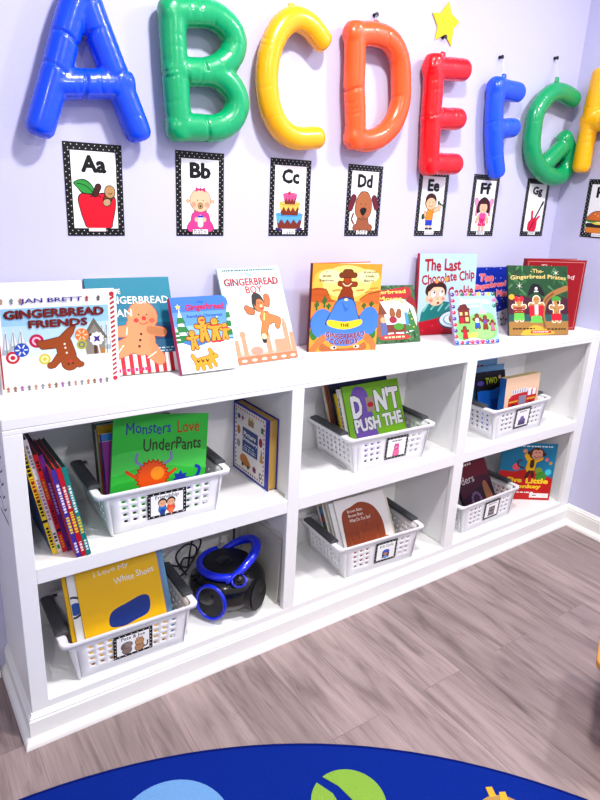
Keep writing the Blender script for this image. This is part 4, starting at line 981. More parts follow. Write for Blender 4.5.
# ------------------------------------------------------------------ inflated letters
LET = dict(
A=[[(0.206,1.575),(0.23,1.642),(0.256,1.715),(0.282,1.792),(0.304,1.846),(0.318,1.869),(0.331,1.851),(0.35,1.803),(0.379,1.732),(0.409,1.663),(0.443,1.582)],[(0.25,1.662),(0.328,1.671),(0.404,1.681)]],
B=[[(0.55,1.862),(0.552,1.791),(0.556,1.72),(0.561,1.648),(0.566,1.593)],[(0.553,1.865),(0.615,1.876),(0.671,1.878),(0.72,1.852),(0.733,1.815),(0.709,1.772),(0.659,1.743),(0.6,1.733),(0.559,1.728)],[(0.6,1.733),(0.672,1.738),(0.722,1.713),(0.745,1.67),(0.726,1.626),(0.682,1.601),(0.623,1.596),(0.566,1.593)]],
C=[[(1.021,1.881),(0.986,1.905),(0.936,1.915),(0.892,1.892),(0.86,1.844),(0.845,1.791),(0.844,1.728),(0.86,1.665),(0.897,1.617),(0.949,1.596),(1.017,1.601)]],
D=[[(1.157,1.91),(1.163,1.839),(1.166,1.769),(1.177,1.697),(1.185,1.614)],[(1.157,1.91),(1.233,1.922),(1.301,1.913),(1.346,1.87),(1.363,1.807),(1.368,1.738),(1.344,1.674),(1.295,1.629),(1.236,1.609),(1.185,1.614)]],
E=[[(1.508,1.868),(1.515,1.795),(1.518,1.715),(1.525,1.635),(1.533,1.555)],[(1.509,1.862),(1.577,1.868),(1.637,1.873)],[(1.524,1.706),(1.584,1.709),(1.64,1.714)],[(1.537,1.559),(1.599,1.559),(1.651,1.562)]],
F=[[(1.844,1.839),(1.842,1.798),(1.851,1.73),(1.866,1.661),(1.887,1.591),(1.899,1.562)],[(1.844,1.839),(1.896,1.838),(1.95,1.838)],[(1.864,1.696),(1.909,1.704),(1.95,1.711)]],
G=[[(2.307,1.856),(2.241,1.867),(2.183,1.861),(2.133,1.83),(2.095,1.778),(2.092,1.716),(2.102,1.649),(2.143,1.595),(2.206,1.559),(2.279,1.547),(2.338,1.562),(2.361,1.608),(2.345,1.659),(2.314,1.692)],[(2.313,1.672),(2.266,1.642),(2.22,1.607)]],
H=[[(0,1.607),(0.001,1.697),(0.008,1.818),(0.016,1.925)],[(0.20,1.607),(0.20,1.697),(0.205,1.818),(0.21,1.925)],[(0.005,1.765),(0.1,1.765),(0.2,1.765)]],
)
def balloon(ch, label, col, r, yc, nub=None, M=None, pin=None, creases=(), rend=1.0, cr_amp=.2):
    st = LET[ch]; c0 = Vector((sum(p[0] for s in st for p in s)/sum(map(len, st)), 0, min(p[1] for s in st for p in s)))
    root = thing('letter_balloon', label, 'balloon', M or Matrix.Translation((c0.x, yc, c0.z)), 'inflatable letters along the wall')
    if M: c0 = Vector((0, 0, c0.z))
    bm = bmesh.new(); segs = []
    for si, s in enumerate(st):
        P = smooth_path([(x-c0.x, 0, z-c0.z) for x, z in s], 6)
        L_ = [0]
        for a, b in zip(P, P[1:]): L_.append(L_[-1]+(b-a).length)
        tot = L_[-1]
        d0 = (P[0]-P[1]).normalized(); d1 = (P[-1]-P[-2]).normalized()
        Q = [P[0]+d0*r*1.02, P[0]+d0*r*.9, P[0]+d0*r*.55] + P + [P[-1]+d1*r*.55, P[-1]+d1*r*.9, P[-1]+d1*r*1.02]
        R = [r*.5, r*.78, r*.97] + [r]*len(P) + [r*.97, r*.78, r*.5]
        tube(bm, Q, R, 20)
        segs += [(P[i], P[i+1], L_[i], si) for i in range(len(P)-1)]
    bmesh.ops.recalc_face_normals(bm, faces=bm.faces)
    o = obj('tmp', bm, pm('FFFFFF'))
    m = o.modifiers.new('r', 'REMESH'); m.mode = 'VOXEL'; m.voxel_size = .0036
    m = o.modifiers.new('s', 'SMOOTH'); m.iterations = 11; m.factor = .5
    bpy.context.view_layer.update()
    me = bpy.data.meshes.new_from_object(o.evaluated_get(bpy.context.evaluated_depsgraph_get()))
    bpy.data.objects.remove(o)
    n = len(me.vertices); V = np.empty(n*3, np.float32); me.vertices.foreach_get('co', V); V = V.reshape(-1, 3).astype(float)
    A = np.array([s[0] for s in segs]); B = np.array([s[1] for s in segs]); S0 = np.array([s[2] for s in segs]); I = np.array([s[3] for s in segs])
    best = np.full(n, 1e9); cen = np.zeros((n, 3)); arc = np.zeros(n); sid = np.zeros(n, int)
    for k in range(len(A)):
        d = B[k]-A[k]; l2 = d@d; t = np.clip(((V-A[k])@d)/l2, 0, 1); c = A[k]+t[:, None]*d; q = ((V-c)**2).sum(1)
        u = q < best; best[u] = q[u]; cen[u] = c[u]; arc[u] = S0[k]+t[u]*math.sqrt(l2); sid[u] = I[k]
    rad = V-cen; ang = np.arctan2(rad[:, 1], np.hypot(rad[:, 0], rad[:, 2])*np.sign(rad[:, 0]+1e-9)); f = np.ones(n)
    rnd = random.Random(ord(ch))
    for (si, frac, amp) in creases:
        tot = max(S0[I == si])+.01; s0 = tot*frac
        ph = rnd.uniform(0, 6); wob = .004*np.sin(ang*2+ph)
        f -= (sid == si)*amp*.62*np.exp(-((arc-s0+wob)/.0036)**2)*np.clip(.5+.9*np.sin(ang*1.0+ph), 0, 1)
    for si in range(len(st)):
        for k in range(16):
            s0 = rnd.uniform(0, max(S0[I == si])); a0 = rnd.uniform(-3, 3)
            f -= (sid == si)*rnd.uniform(.02, .055)*np.exp(-((arc-s0+.003*np.sin(ang*3))/.0035)**2)*np.exp(-((np.angle(np.exp(1j*(ang-a0))))/.7)**2)
    f += .006*np.sin(arc*260+2*np.sin(ang*2))*np.maximum(0, np.cos(ang*1.5+1))
    V = cen+rad*f[:, None]; V[:, 1] *= .9
    me.vertices.foreach_set('co', V.astype(np.float32).ravel())
    me.materials.clear(); me.materials.append(mat(col, .27, coat=.25, bump=.15, bscale=45))
    for p in me.polygons: p.use_smooth = True
    me.update(); me.name = 'inflated_letter'
    b = bpy.data.objects.new('inflated_letter', me); COL.objects.link(b); b.parent = root
    if nub:
        p = Vector((nub[0]-c0.x, 0, nub[1]-c0.z)); bm = bmesh.new()
        tube(bm, [p-Vector((0, 0, .022)), p-Vector((0, 0, .006)), p+Vector((0, 0, .004)), p+Vector((0, 0, .007))], [.016, .012, .0115, .007], 12, True, .5)
        obj('hanging_tab', bm, mat(col, .27, coat=.25, bump=.15, bscale=45), root, True)
        if pin:
            q = Vector((pin[0]-c0.x, D-.012-yc, pin[1]-c0.z)); bm = bmesh.new()
            for dx in (-.003, .003): tube(bm, [p+Vector((dx*2, 0, .005)), q+Vector((dx*.4, 0, 0))], .0006, 5)
            obj('string', bm, mat('E8E6F0', .6), root)
    return root
BY = D-.045
balloon('A', 'blue inflatable letter A, leftmost balloon on the wall', '1560F6', .036, BY, creases=((0, .32, .25), (0, .5, .2), (0, .64, .22), (1, .38, .28), (0, .2, .12), (0, .8, .14)))
balloon('B', 'green inflatable letter B hanging between the blue A and yellow C', '08B27A', .037, BY, (.6416, 1.914), creases=((1, .24, .3), (1, .8, .3), (2, .05, .16), (2, .8, .28), (1, .93, .22), (0, .5, .12)))
balloon('C', 'yellow inflatable letter C beside the green B', 'FFBE08', .035, BY, (.9183, 1.945), creases=((0, .3, .08), (0, .7, .07), (0, .93, .1)))
balloon('D', 'orange inflatable letter D hanging from a black pin', 'FF7034', .036, BY, (1.2383, 1.955), pin=(1.2645, 1.9865), creases=((0, .52, .3), (1, .55, .22), (1, .2, .1), (1, .8, .1)))
balloon('E', 'red inflatable letter E below the yellow star', 'F00C22', .038, BY, (1.545, 1.910), pin=(1.5798, 1.9718), creases=((0, .5, .1), (1, .3, .08), (3, .4, .1)))
balloon('F', 'small blue inflatable letter F between the red E and green G', '1A68F4', .037, BY, (1.8753, 1.884), pin=(1.8887, 1.9526), creases=((0, .4, .1), (1, .3, .1), (2, .3, .12)))
balloon('G', 'green inflatable letter G near the room corner', '0AAE74', .037, BY, (2.1955, 1.913), pin=(2.219, 1.995), creases=((0, .3, .07), (0, .62, .1), (1, .2, .15)))
balloon('H', 'yellow inflatable letter H at right edge, on the side wall', 'FFC20C', .038, BY, M=Matrix.Translation((L-.045, .206, 1.607)) @ Matrix.Rotation(-PI/2, 4, 'Z'), creases=((0, .4, .08), (2, .3, .1)))

# push pins and foam star
PIN = mat('16161C', .35)
def pin(x, z, label):
    bm = bmesh.new()
    tube(bm, [(0, 0, 0), (0, -.003, 0), (0, -.0032, 0), (0, -.012, 0), (0, -.0122, 0), (0, -.0155, 0)], [.0065, .0065, .004, .0036, .0075, .0072], 12)
    o = obj('push_pin', bm, PIN, None, 40); o.location = (x, D-.0003, z)
    tag(o, label, 'push pin', 'black push pins above the balloons')
pin(1.2645, 1.9865, 'black push pin above the orange letter D'); pin(1.8887, 1.9526, 'black push pin above the blue letter F')
pin(2.219, 1.995, 'black push pin above the green letter G'); pin(1.5798, 1.9718, 'black push pin through the foot of the yellow star')
bm = bmesh.new()
prism(bm, [(0.012, 0.085), (-0.024, 0.043), (-0.063, 0.037), (-0.033, -0.001), (-0.039, -0.043), (0.006, -0.019), (0.043, -0.051), (0.046, 0.005), (0.072, 0.031), (0.027, 0.05)], -.0035, 0)
o = obj('foam_star', bm, mat('F2D414', .6, bump=.1, bscale=300)); o.location = (1.58, D-.002, 2.0); bevel(o, .0015)
tag(o, 'yellow five-pointed foam star pinned above the red letter E', 'star')

# ------------------------------------------------------------------ alphabet cards
CW, CH = .155, .2365
def card(letters, word, label, draw, M):
    a = Art(CW, CH, '121214'); pts = []; n = 0
    for j in range(2):
        for i in range(10): u = .035+.1*(i+(.45 if j else 0)); pts += [(u, .975-.036*j), (u, .025+.034*j)]
    for j in range(2):
        for i in range(13): v = .1+.065*(i+(.5 if j else 0)); pts += [(.03+.055*j, v), (.97-.055*j, v)]
    a.dots('E8E8EA', pts, .0095, 6)
    a.rect('FBFBFC', .115, .085, .885, .915)
    a.text('08080A', letters, .5, .78, .40 if letters[0] not in 'FE' else .36, .165, .05)
    draw(a)
    if word:
        a.rect('2A2A2E', .33, .018, .67, .085); a.rect('F4F4F4', .34, .023, .66, .08); a.text('2A2A2E', word, .5, .05, .26 if len(word) < 7 else .29, None, .0)
    bm = bmesh.new(); m = [pm('121214')]; box(bm, 0, CW, 0, .0012, 0, CH); a.emit(bm, m)
    o = obj('alphabet_card', bm, m); o.matrix_world = M
    return tag(o, label, 'alphabet card', 'polka-dot alphabet cards under the balloons')
OUT = '1C1414'
def c_apple(a):
    a.blob(OUT, [(.22, .3), (.2, .42), (.3, .475), (.48, .46), (.66, .48), (.84, .44), (.86, .34), (.8, .16), (.74, .085), (.36, .085), (.28, .16)])
    a.blob('E0123A', [(.235, .3), (.215, .41), (.3, .463), (.48, .445), (.66, .468), (.825, .43), (.845, .34), (.785, .16), (.73, .092), (.37, .092), (.295, .16)])
    a.curve(OUT, [(.42, .43), (.5, .45), (.6, .43)], .008)
    a.blob(OUT, [(.14, .58), (.3, .62), (.44, .57), (.5, .47), (.3, .46), (.2, .52)]); a.blob('3FA850', [(.16, .578), (.3, .608), (.43, .56), (.485, .478), (.31, .472), (.21, .525)]); a.curve(OUT, [(.2, .57), (.34, .55), (.46, .48)], .007)
    a.fig('5A2A24', [(.5, .46, .56, .54, .04, .045)], OUT, .013)
    a.fig('B88A5A', [(.74, .44, .74, .46, .07)], OUT, .013); a.fig('8A4A3A', [(.7, .4, .72, .41, .06)], OUT, .013); a.fig('C8A884', [(.69, .37, .71, .375, .055)], OUT, .013); a.fig('C8A070', [(.76, .48, .76, .5, .085)], OUT, .013)
    a.curve(OUT, [(.73, .475), (.77, .465), (.8, .48)], .006); a.rect('F0E4E4', .36, .05, .66, .088)
def c_baby(a):
    p = 'EE4E9C'
    a.fig(p, [(.5, .16, .5, .3, .16, .12), (.38, .24, .36, .17, .06), (.62, .24, .64, .17, .06), (.3, .1, .33, .13, .075), (.7, .1, .67, .13, .075)], OUT, .013)
    a.ell('E8B89A', .24, .42, .04); a.ell('E8B89A', .76, .42, .04); a.ell(OUT, .5, .43, .225, .22); a.ell('F2C8A8', .5, .43, .215, .21); a.ell('F0A890', .36, .38, .05); a.ell('F0A890', .64, .38, .05)
    a.dots('3A2A24', [(.44, .43), (.56, .43)], .012); a.ell(OUT, .5, .365, .06); a.ell('C8A070', .5, .365, .05); a.ell('5A3A2A', .5, .36, .022)
    a.poly('E83A8A', [(.4, .53), (.5, .56), (.4, .59)]); a.poly('E83A8A', [(.6, .53), (.5, .56), (.6, .59)]); a.ell('C02868', .5, .56, .025); a.line(OUT, [(.5, .57), (.51, .61)], .005)
    a.fig('F4F4F8', [(.5, .14, .5, .22, .055)], '8A8A9A', .006); a.rect('3048C0', .44, .225, .56, .25); a.ell('F2C8A8', .42, .2, .045); a.ell('F2C8A8', .58, .2, .045)
def c_cake(a):
    br = '8A3E2A'
    for y0, y1, w, ic in ((.1, .29, .33, '6AB4EE'), (.28, .435, .25, 'F2C868'), (.425, .545, .17, 'F06AA0')):
        a.poly(OUT, [(.5-w+.05, y0-.005), (.5+w-.05, y0-.005), (.5+w+.01, y1), (.5-w-.01, y1)]); a.poly(br, [(.5-w+.06, y0), (.5+w-.06, y0), (.5+w, y1), (.5-w, y1)])
        m = y0+(y1-y0)*.5; P = [(.5-w-.005, y1), (.5-w+.01, m)]
        n = 4
        for i in range(n):
            x = .5-w+.02+(2*w-.04)*i/n; s = (2*w-.04)/n; P += [(x+s*.25, m-.03), (x+s*.7, m+.03)]
        P += [(.5+w-.01, m), (.5+w+.005, y1)]
        a.poly(ic, P); a.ell(OUT, .5, y1, w+.01, .045); a.ell(ic, .5, y1, w, .037)
    a.ell('C82848', .48, .565, .035); a.line(OUT, [(.49, .58), (.56, .61)], .006); a.cap('4A3A7A', .18, .1, .32, .075, .022); a.cap('4A3A7A', .82, .1, .68, .075, .022)
def c_dog(a):
    b = 'A86A4A'
    a.curve('7A3A34', [(.24, .18), (.18, .24), (.22, .32)], .022)
    a.fig(b, [(.5, .16, .5, .28, .19, .14), (.3, .12, .3, .12, .07), (.72, .12, .72, .12, .07), (.43, .08, .43, .2, .055), (.57, .08, .57, .2, .055)], OUT, .013)
    a.fig('7A2A3A', [(.2, .54, .12, .4, .07, .065), (.8, .54, .88, .42, .07, .065)], OUT, .013)
    a.blob(OUT, [(.26, .34), (.27, .5), (.38, .62), (.5, .64), (.62, .62), (.73, .5), (.74, .34), (.62, .25), (.38, .25)]); a.blob('B87850', [(.275, .34), (.285, .5), (.39, .61), (.5, .63), (.61, .61), (.715, .5), (.725, .34), (.615, .258), (.385, .258)])
    a.dots('2A1A14', [(.42, .46), (.56, .46)], .014); a.blob(OUT, [(.4, .37), (.5, .41), (.6, .38), (.5, .29)]); a.curve(OUT, [(.46, .28), (.5, .265), (.56, .28)], .006)
def c_boy(a):
    sk = 'F0C4A0'
    a.fig('2A5A4A', [(.24, .29, .24, .31, .04)], OUT, .013); a.fig(sk, [(.33, .3, .3, .36, .035), (.6, .4, .75, .43, .045), (.75, .43, .76, .46, .05)], OUT, .013)
    a.fig('F29A2E', [(.45, .26, .47, .38, .115, .1)], OUT, .013); a.rect('1E50C8', .33, .165, .57, .25); a.rect(sk, .36, .12, .44, .165); a.rect(sk, .48, .12, .56, .165); a.cap('3A3A48', .36, .115, .44, .115, .025); a.cap('3A3A48', .49, .115, .57, .115, .025)
    a.ell(OUT, .46, .52, .195, .18); a.ell('4A2420', .46, .56, .19, .155); a.ell(sk, .47, .5, .165, .14); a.dots('2A1A14', [(.42, .52), (.53, .52)], .013); a.curve('A84A3A', [(.41, .475), (.47, .455), (.54, .475)], .007)
    a.line('2A5A44', [(.72, .53), (.9, .47)], .018); a.ell('2A5A44', .73, .525, .035, .05); a.ell('2A5A44', .9, .475, .035, .05)
def c_fairy(a):
    for s in (-1, 1): a.fig('F2A0C8', [(.5+s*.22, .5, .5+s*.3, .58, .07, .06), (.5+s*.22, .44, .5+s*.26, .36, .06, .03)], OUT, .013)
    a.fig('F0C4A0', [(.38, .34, .28, .24, .035), (.62, .34, .72, .24, .035), (.44, .1, .44, .2, .03), (.56, .1, .56, .2, .03)], OUT, .013)
    a.fig('EE5AA8', [(.5, .3, .5, .36, .11, .09)], OUT, .013); a.poly('D8207A', [(.34, .17), (.66, .17), (.6, .29), (.4, .29)]); a.dots('F8C0DC', [(.42, .22), (.5, .2), (.58, .23)], .018)
    a.blob(OUT, [(.26, .38), (.28, .56), (.5, .645), (.72, .56), (.74, .38), (.5, .42)]); a.blob('4A1E28', [(.275, .385), (.295, .555), (.5, .635), (.705, .555), (.725, .385), (.5, .43)])
    a.ell('F2C8A8', .5, .47, .15, .14); a.rect('4A1E28', .36, .53, .64, .56); a.dots('2A1A14', [(.45, .48), (.55, .48)], .012); a.curve('B04A4A', [(.44, .445), (.5, .43), (.56, .445)], .006)
def c_guitar(a):
    a.line('4A2A34', [(.55, .32), (.78, .56)], .03); a.fig('3A2430', [(.78, .56, .82, .6, .04)], None)
    P = [(.28, .18), (.3, .12), (.45, .085), (.62, .1), (.66, .2), (.66, .28), (.76, .35), (.7, .36), (.56, .31), (.46, .34), (.44, .44), (.36, .42), (.38, .3), (.3, .25)]
    a.blob(OUT, [(.48+(x-.48)*1.06, .24+(y-.24)*1.05) for x, y in P]); a.blob('E01A50', P)
    a.line(OUT, [(.42, .15), (.52, .25)], .016); a.dots('2A1A24', [(.4, .13), (.46, .2), (.54, .26), (.58, .17)], .018)
def c_burger(a):
    a.fig('E0903C', [(.2, .13, .8, .13, .07)], OUT, .013); a.blob('6AA83C', [(.14, .17), (.3, .2), (.5, .18), (.7, .2), (.88, .17), (.86, .24), (.14, .24)]); a.cap('2A2A30', .18, .215, .82, .215, .06); a.poly('F0D860', [(.2, .27), (.8, .27), (.62, .23), (.4, .23)])
    a.blob('5A9A34', [(.12, .28), (.3, .26), (.5, .28), (.7, .26), (.9, .28), (.8, .31), (.2, .31)]); a.blob(OUT, [(.15, .3), (.85, .3), (.84, .38), (.66, .46), (.34, .46), (.16, .38)]); a.blob('DA7E34', [(.165, .307), (.835, .307), (.82, .38), (.65, .45), (.35, .45), (.18, .38)])
    a.dots('F4E0B0', [(.35, .41), (.5, .43), (.64, .41), (.44, .38), (.58, .37)], .016)
cy = D-.0014
for lt, wd, x, dr, lab in (('Aa', '', .262, c_apple, 'polka-dot alphabet card with red apple and worm under the blue A'),
        ('Bb', 'baby', .573, c_baby, 'polka-dot alphabet card with pink baby under the green B'), ('Cc', 'cake', .891, c_cake, 'polka-dot alphabet card with three-tier cake under the yellow C'),
        ('Dd', 'dog', 1.201, c_dog, 'polka-dot alphabet card with brown dog under the orange D'), ('Ee', 'exercise', 1.536, c_boy, 'polka-dot alphabet card with boy lifting dumbbells under the red E'),
        ('Ff', 'fairy', 1.831, c_fairy, 'polka-dot alphabet card with pink fairy under the blue F'), ('Gg', 'guitar', 2.166, c_guitar, 'polka-dot alphabet card with red guitar under the green G')):
    card(lt, wd, lab, dr, pose(x, cy, 1.3))
card('Hh', 'hamburger', 'polka-dot alphabet card with hamburger on the side wall, right edge', c_burger, pose(L-.0014, .185, 1.309, -PI/2))

# laminated sign on the side of the bookcase
def art_sign(W, Hh):
    a = Art(W, Hh, 'F4F4F6')
    a.rect('A04A3A', .7, .92, .9, .99); rnd = random.Random(2)
    for i in range(7): y = .12+.115*i; a.curve('2A2A2E', [(.35+rnd.uniform(-.1, .1), y), (.6, y+.05), (.75, y-.02), (.92, y+.04)], .012)
    a.rect('2A2A2E', .5, .03, .97, .05)
    return a
a = art_sign(.2, .3); bm = bmesh.new(); m = [pm('F4F4F6')]; box(bm, 0, .2, 0, .0008, 0, .3); a.emit(bm, m)
o = obj('laminated_sign', bm, m); o.matrix_world = pose(-.0010, .228, .632, -PI/2)
tag(o, 'white laminated sign with black drawing on the left end of the bookcase', 'sign')

# ------------------------------------------------------------------ boombox
bb = thing('boombox', 'round black portable CD player with bright blue handle and trim in the bottom cubby', 'CD player', Matrix.Translation((.656, .136, S0T+.001)) @ Matrix.Rotation(-.25, 4, 'Z'))
BLK = mat('0C0D10', .22, coat=.4); BLU = mat('1238E0', .22, coat=.5); DK = mat('1A1B1F', .5)
bm = bmesh.new(); bmesh.ops.create_uvsphere(bm, u_segments=40, v_segments=24, radius=1)
for v in bm.verts:
    x, y, z = v.co; e = .72
    z2 = math.copysign(abs(z)**e, z); v.co = (x*.122*(1+.06*(1-abs(z))), y*.112, .078+z2*.078)
obj('body', bm, BLK, bb, True)
def ring(bm, c, u, w, a, b, r, t0=0, t1=2*PI, n=36, flat=1.0, taper=None):
    c, u, w = Vector(c), Vector(u).normalized(), Vector(w).normalized()
    closed = abs(t1-t0-2*PI) < 1e-6
    P = [c + a*math.cos(t0+(t1-t0)*i/n)*u + b*math.sin(t0+(t1-t0)*i/n)*w for i in range(n+1)]
    R = [r*(taper(i/n) if taper else 1) for i in range(n+1)]
    tube(bm, P, R, 12, not closed, flat)
bm = bmesh.new(); tube(bm, [(0, 0, .145), (0, 0, .1555), (0, 0, .1585), (0, 0, .157), (0, 0, .153)], [.084, .083, .074, .066, .03], 36); obj('disc_lid', bm, DK, bb, 30)
bm = bmesh.new(); tube(bm, [(-.01, .0, .1525), (-.01, .0, .160), (-.01, 0, .162)], [.03, .028, .012], 20); obj('hub', bm, BLK, bb, 30)
bm = bmesh.new(); ring(bm, (0, 0, .15), (1, 0, 0), (0, 1, 0), .092, .088, .0125, .55*PI, 1.55*PI); obj('trim_ring', bm, BLU, bb, True)
bm = bmesh.new()
ring(bm, (.0, -.004, .15), (.88, .1, .47), (-.12, -1, 0), .112, .088, .0125, -.56*PI, .56*PI, taper=lambda t: .75+.55*math.sin(PI*t)); obj('handle', bm, BLU, bb, True)
bm = bmesh.new(); tube(bm, [(.012, -.108, .135), (.012, -.098, .150), (.012, -.09, .158)], [.018, .02, .012], 16); obj('handle_hinge', bm, BLK, bb, True)
bm = bmesh.new(); ring(bm, (.012, -.102, .143), (1, 0, 0), (0, -.6, -.8), .022, .018, .0045); obj('hinge_ring', bm, BLU, bb, True)
for nx, nm in ((-.72, 'speaker'), (.78, 'speaker')):
    n = Vector((nx, -.78, .1)).normalized(); u = n.cross(Vector((0, 0, 1))).normalized(); w = u.cross(n)
    c = Vector((nx*.098, -.082, .07))
    bm = bmesh.new(); tube(bm, [c-n*.03, c+n*.006, c+n*.010, c+n*.002, c-n*.004], [.052, .054, .050, .044, .012], 32); s = obj(nm, bm, DK, bb, 30)
    if nx < 0:
        bm = bmesh.new(); ring(bm, c+n*.008, u, w, .051, .056, .0062); obj('speaker_rim', bm, BLU, s, True)
a = Art(.06, .02, '0C0D10'); a.text('A8A8AE', 'JENSEN', .5, .5, .9, None, .0)
bm = bmesh.new(); m = [pm('0C0D10')]; a.emit(bm, m)
for v in bm.verts:
    x = v.co.x+.03; z = v.co.z+.095
    zz = (z-.078)/.078; q = abs(zz)**(1/.72); rr = math.sqrt(max(0, 1-q*q)); xx = x/(.128*(1+.06*(1-q)))
    v.co = (x, -.112*math.sqrt(max(0, rr*rr-xx*xx))*1.012-.0006, z)
bm.free()
# cable
bm = bmesh.new()
for pts in ([(-.13, .04, .1), (-.16, .06, .16), (-.12, .08, .19), (-.09, .06, .18), (-.13, .0, .15), (-.155, .02, .11), (-.12, .07, .1)], [(-.12, .06, .12), (-.1, .085, .2), (-.07, .09, .19), (-.1, .05, .16), (-.14, .03, .17), (-.15, .05, .12)], [(-.11, .08, .1), (-.19, .10, .12), (-.20, .09, .2), (-.14, .10, .3)], [(.04, .1, .1), (.05, .12, .22), (.0, .11, .29)]):
    tube(bm, smooth_path([Vector(p) for p in pts], 6), .0034, 8)
obj('power_cord', bm, mat('101014', .5), bb, True)

# papers leaning on the divider right of the boombox
def sheet(bm, P, t=.0006):
    """bent sheet: list of bottom/top point pairs"""
    vs = [(bm.verts.new(a), bm.verts.new(b)) for a, b in P]
    for (a, b), (c, d) in zip(vs, vs[1:]): bm.faces.new((a, c, d, b))
rp = [((.7955, .045+.06*i, S0T+.002), (.8005, .04+.062*i, S0T+.262)) for i in range(5)]
bm = bmesh.new(); sheet(bm, rp)
o = obj('white_booklet', bm, mat('E2DFD8', .55)); s = o.modifiers.new('t', 'SOLIDIFY'); s.thickness = .003; s.offset = 1
tag(o, 'white booklet standing against the divider right of the boombox', 'booklet')
bm = bmesh.new(); sheet(bm, [((.787, .035+.055*i, S0T+.002), (.7955, .03+.056*i, S0T+.245)) for i in range(5)])
o = obj('folder', bm, mat('D2CFC6', .55)); s = o.modifiers.new('t', 'SOLIDIFY'); s.thickness = .003; s.offset = 1
tag(o, 'grey-white folder leaning in front of the white booklet', 'folder')

# ------------------------------------------------------------------ rug
rug = thing('round_rug', 'round blue rug with light blue and green circles, at the bottom of the view', 'rug', Matrix.Translation((-.228, -1.737, 0)))
RR = 1.578
def rugmat(h): return mat(h, .95, bump=.8, bscale=420, vary=.25, spec=.1)
def disc(bm, cx, cy, rx, ry, z0, z1, n=48, rot=0):
    c, s = math.cos(rot), math.sin(rot)
    P = [(cx+rx*math.cos(2*PI*i/n)*c-ry*math.sin(2*PI*i/n)*s, cy+rx*math.cos(2*PI*i/n)*s+ry*math.sin(2*PI*i/n)*c) for i in range(n)]
    flat(bm, P, z0, z1)
def flat(bm, P, z0, z1):
    a = [bm.verts.new((x, y, z0)) for x, y in P]; b = [bm.verts.new((x, y, z1)) for x, y in P]; n = len(P)
    bm.faces.new(b); bm.faces.new(a[::-1])
    for i in range(n): bm.faces.new((a[i], a[(i+1) % n], b[(i+1) % n], b[i]))
    bmesh.ops.recalc_face_normals(bm, faces=bm.faces)
bm = bmesh.new(); disc(bm, 0, 0, RR-.006, RR-.006, .0005, .0115, 160); obj('pile', bm, rugmat('0E3A9C'), rug)
bm = bmesh.new(); P = [(RR-.006)*Vector((math.cos(2*PI*i/160), math.sin(2*PI*i/160), 0))+Vector((0, 0, .0068)) for i in range(161)]; tube(bm, P, .0062, 8, False); obj('bound_edge', bm, rugmat('0A2A7E'), rug, True)
ox, oy = .228, 1.737
bm = bmesh.new(); disc(bm, .205+ox, -.445+oy, .138, .138, .0115, .0132); obj('light_blue_circle', bm, rugmat('86B4E2'), rug)
bm = bmesh.new()
def arcp(cx, cy, r, a0, a1, n=20): return [(cx+r*math.cos(a0+(a1-a0)*i/n), cy+r*math.sin(a0+(a1-a0)*i/n)) for i in range(n+1)]
gc = (.60+ox, -.605+oy); q = [(-.028, .093), (-.012, .05), (.0, .02), (.012, -.03), (.03, -.08)]
lp = arcp(*gc, .094, math.radians(112), math.radians(286)) ; flat(bm, lp + [(gc[0]+x-.004, gc[1]+y) for x, y in ((.015, -.05), (-.02, .0), (-.015, .04))], .0115, .0132)
rp_ = arcp(*gc, .094, math.radians(-62), math.radians(98)); flat(bm, rp_ + [(gc[0]+x, gc[1]+y) for x, y in ((.006, .05), (.012, .0), (.034, -.05))], .0115, .0132)
obj('green_circle', bm, rugmat('9CC25A'), rug)
bm = bmesh.new()
disc(bm, .895+ox, -.85+oy, .07, .07, .0115, .013)
obj('tan_circle', bm, rugmat('C8A468'), rug)
bm = bmesh.new()
flat(bm, [(.912+ox, -.785+oy), (.928+ox, -.792+oy), (.940+ox, -.768+oy), (.925+ox, -.760+oy)], .0115, .0134); flat(bm, [(.928+ox, -.806+oy), (.945+ox, -.816+oy), (.958+ox, -.796+oy), (.943+ox, -.788+oy)], .0115, .0134)
obj('yellow_tab', bm, rugmat('E8BE50'), rug)

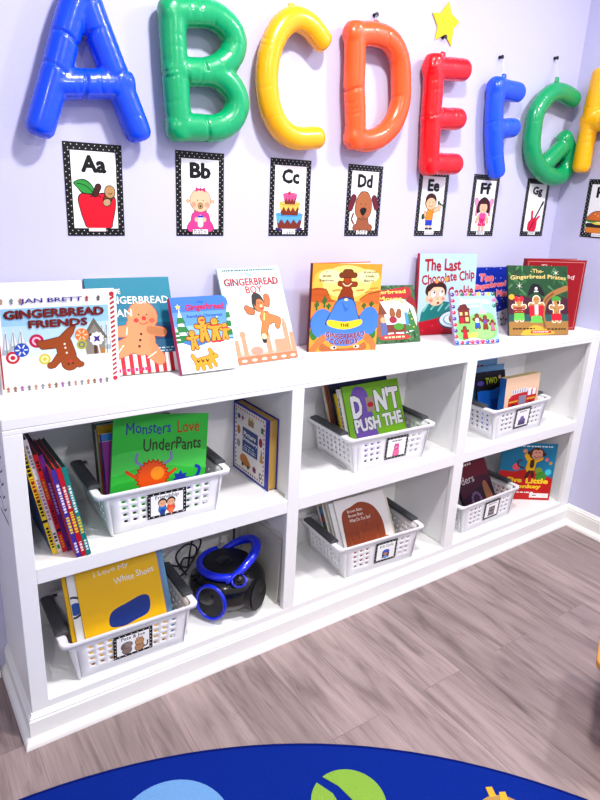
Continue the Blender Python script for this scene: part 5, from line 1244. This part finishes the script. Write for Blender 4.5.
# ------------------------------------------------------------------ wooden child's chair just inside the right edge
WOOD = wood_mat('B8701F', 'E09A40')
CA = math.radians(27)
ch = thing('wooden_chair', 'honey-coloured wooden chair at the far right edge, only a corner showing', 'chair', Matrix.Translation((1.222, -.822, 0)) @ Matrix.Rotation(CA, 4, 'Z'))
bm = bmesh.new(); prism(bm, rrect(.38, .44, .035, 6), -.011, .011)
bm.transform(Matrix.Translation((-.004, 0, .30)) @ Matrix.Rotation(PI/2, 4, 'X'))
so = obj('seat', bm, WOOD, ch); bevel(so, .005, 3)
for x, y in ((.075, -.075), (.3, -.06), (.075, -.38), (.3, -.38)):
    bm = bmesh.new(); tube(bm, [(x+(.02 if x > .2 else -.0), y, .0005), (x, y, .29)], [.014, .018], 14); obj('leg', bm, WOOD, ch, 40)
for y in (-.05, -.39):
    bm = bmesh.new(); tube(bm, [(.335, y, .31), (.35, y, .62)], [.014, .012], 12); obj('back_post', bm, WOOD, ch, 40)
obj('backrest', mkbox(.337, .352, -.41, -.03, .48, .62), WOOD, ch)

# ------------------------------------------------------------------ lamps
LM = bpy.data.materials.new('lamp_glow'); LM.use_nodes = True
b = LM.node_tree.nodes['Principled BSDF']; b.inputs['Emission Color'].default_value = (1, .97, .94, 1); b.inputs['Emission Strength'].default_value = 12
def lamp(x, y, w, label, size=.2):
    t = thing('ceiling_light', label, 'ceiling light', Matrix.Translation((x, y, 2.7)), 'round recessed ceiling lights')
    bm = bmesh.new(); tube(bm, [(0, 0, 0), (0, 0, -.012), (0, 0, -.012)], [size/2+.02, size/2+.016, size/2], 32); obj('trim_ring', bm, mat('F2F2F2', .4), t, 30)
    bm = bmesh.new(); tube(bm, [(0, 0, -.012), (0, 0, -.015)], [size/2, size/2], 32); obj('diffuser', bm, LM, t)
    l = bpy.data.lights.new('ceiling_lamp', 'AREA'); l.shape = 'DISK'; l.size = size; l.energy = w; l.color = (1, .97, .95)
    o = bpy.data.objects.new('ceiling_lamp', l); COL.objects.link(o); o.location = (x, y, 2.68)
LAMPS = [(.75, -.8, 34, 'round recessed ceiling light near the bookcase, toward the left'), (2.05, -1.0, 22, 'round recessed ceiling light near the bookcase, toward the right wall'),
         (-.9, -2.7, 20, 'round recessed ceiling light far from the bookcase, at left'), (1.2, -3.1, 36, 'round recessed ceiling light far from the bookcase, at right')]
for l in LAMPS: lamp(*l)
w = bpy.data.worlds.new('world'); sc.world = w; w.use_nodes = True
w.node_tree.nodes['Background'].inputs['Color'].default_value = (.97, .97, 1, 1); w.node_tree.nodes['Background'].inputs['Strength'].default_value = .45
vs = sc.view_settings; vs.view_transform = 'Standard'; vs.look = 'None'; vs.gamma = 1; vs.use_curve_mapping = False; vs.exposure = .42
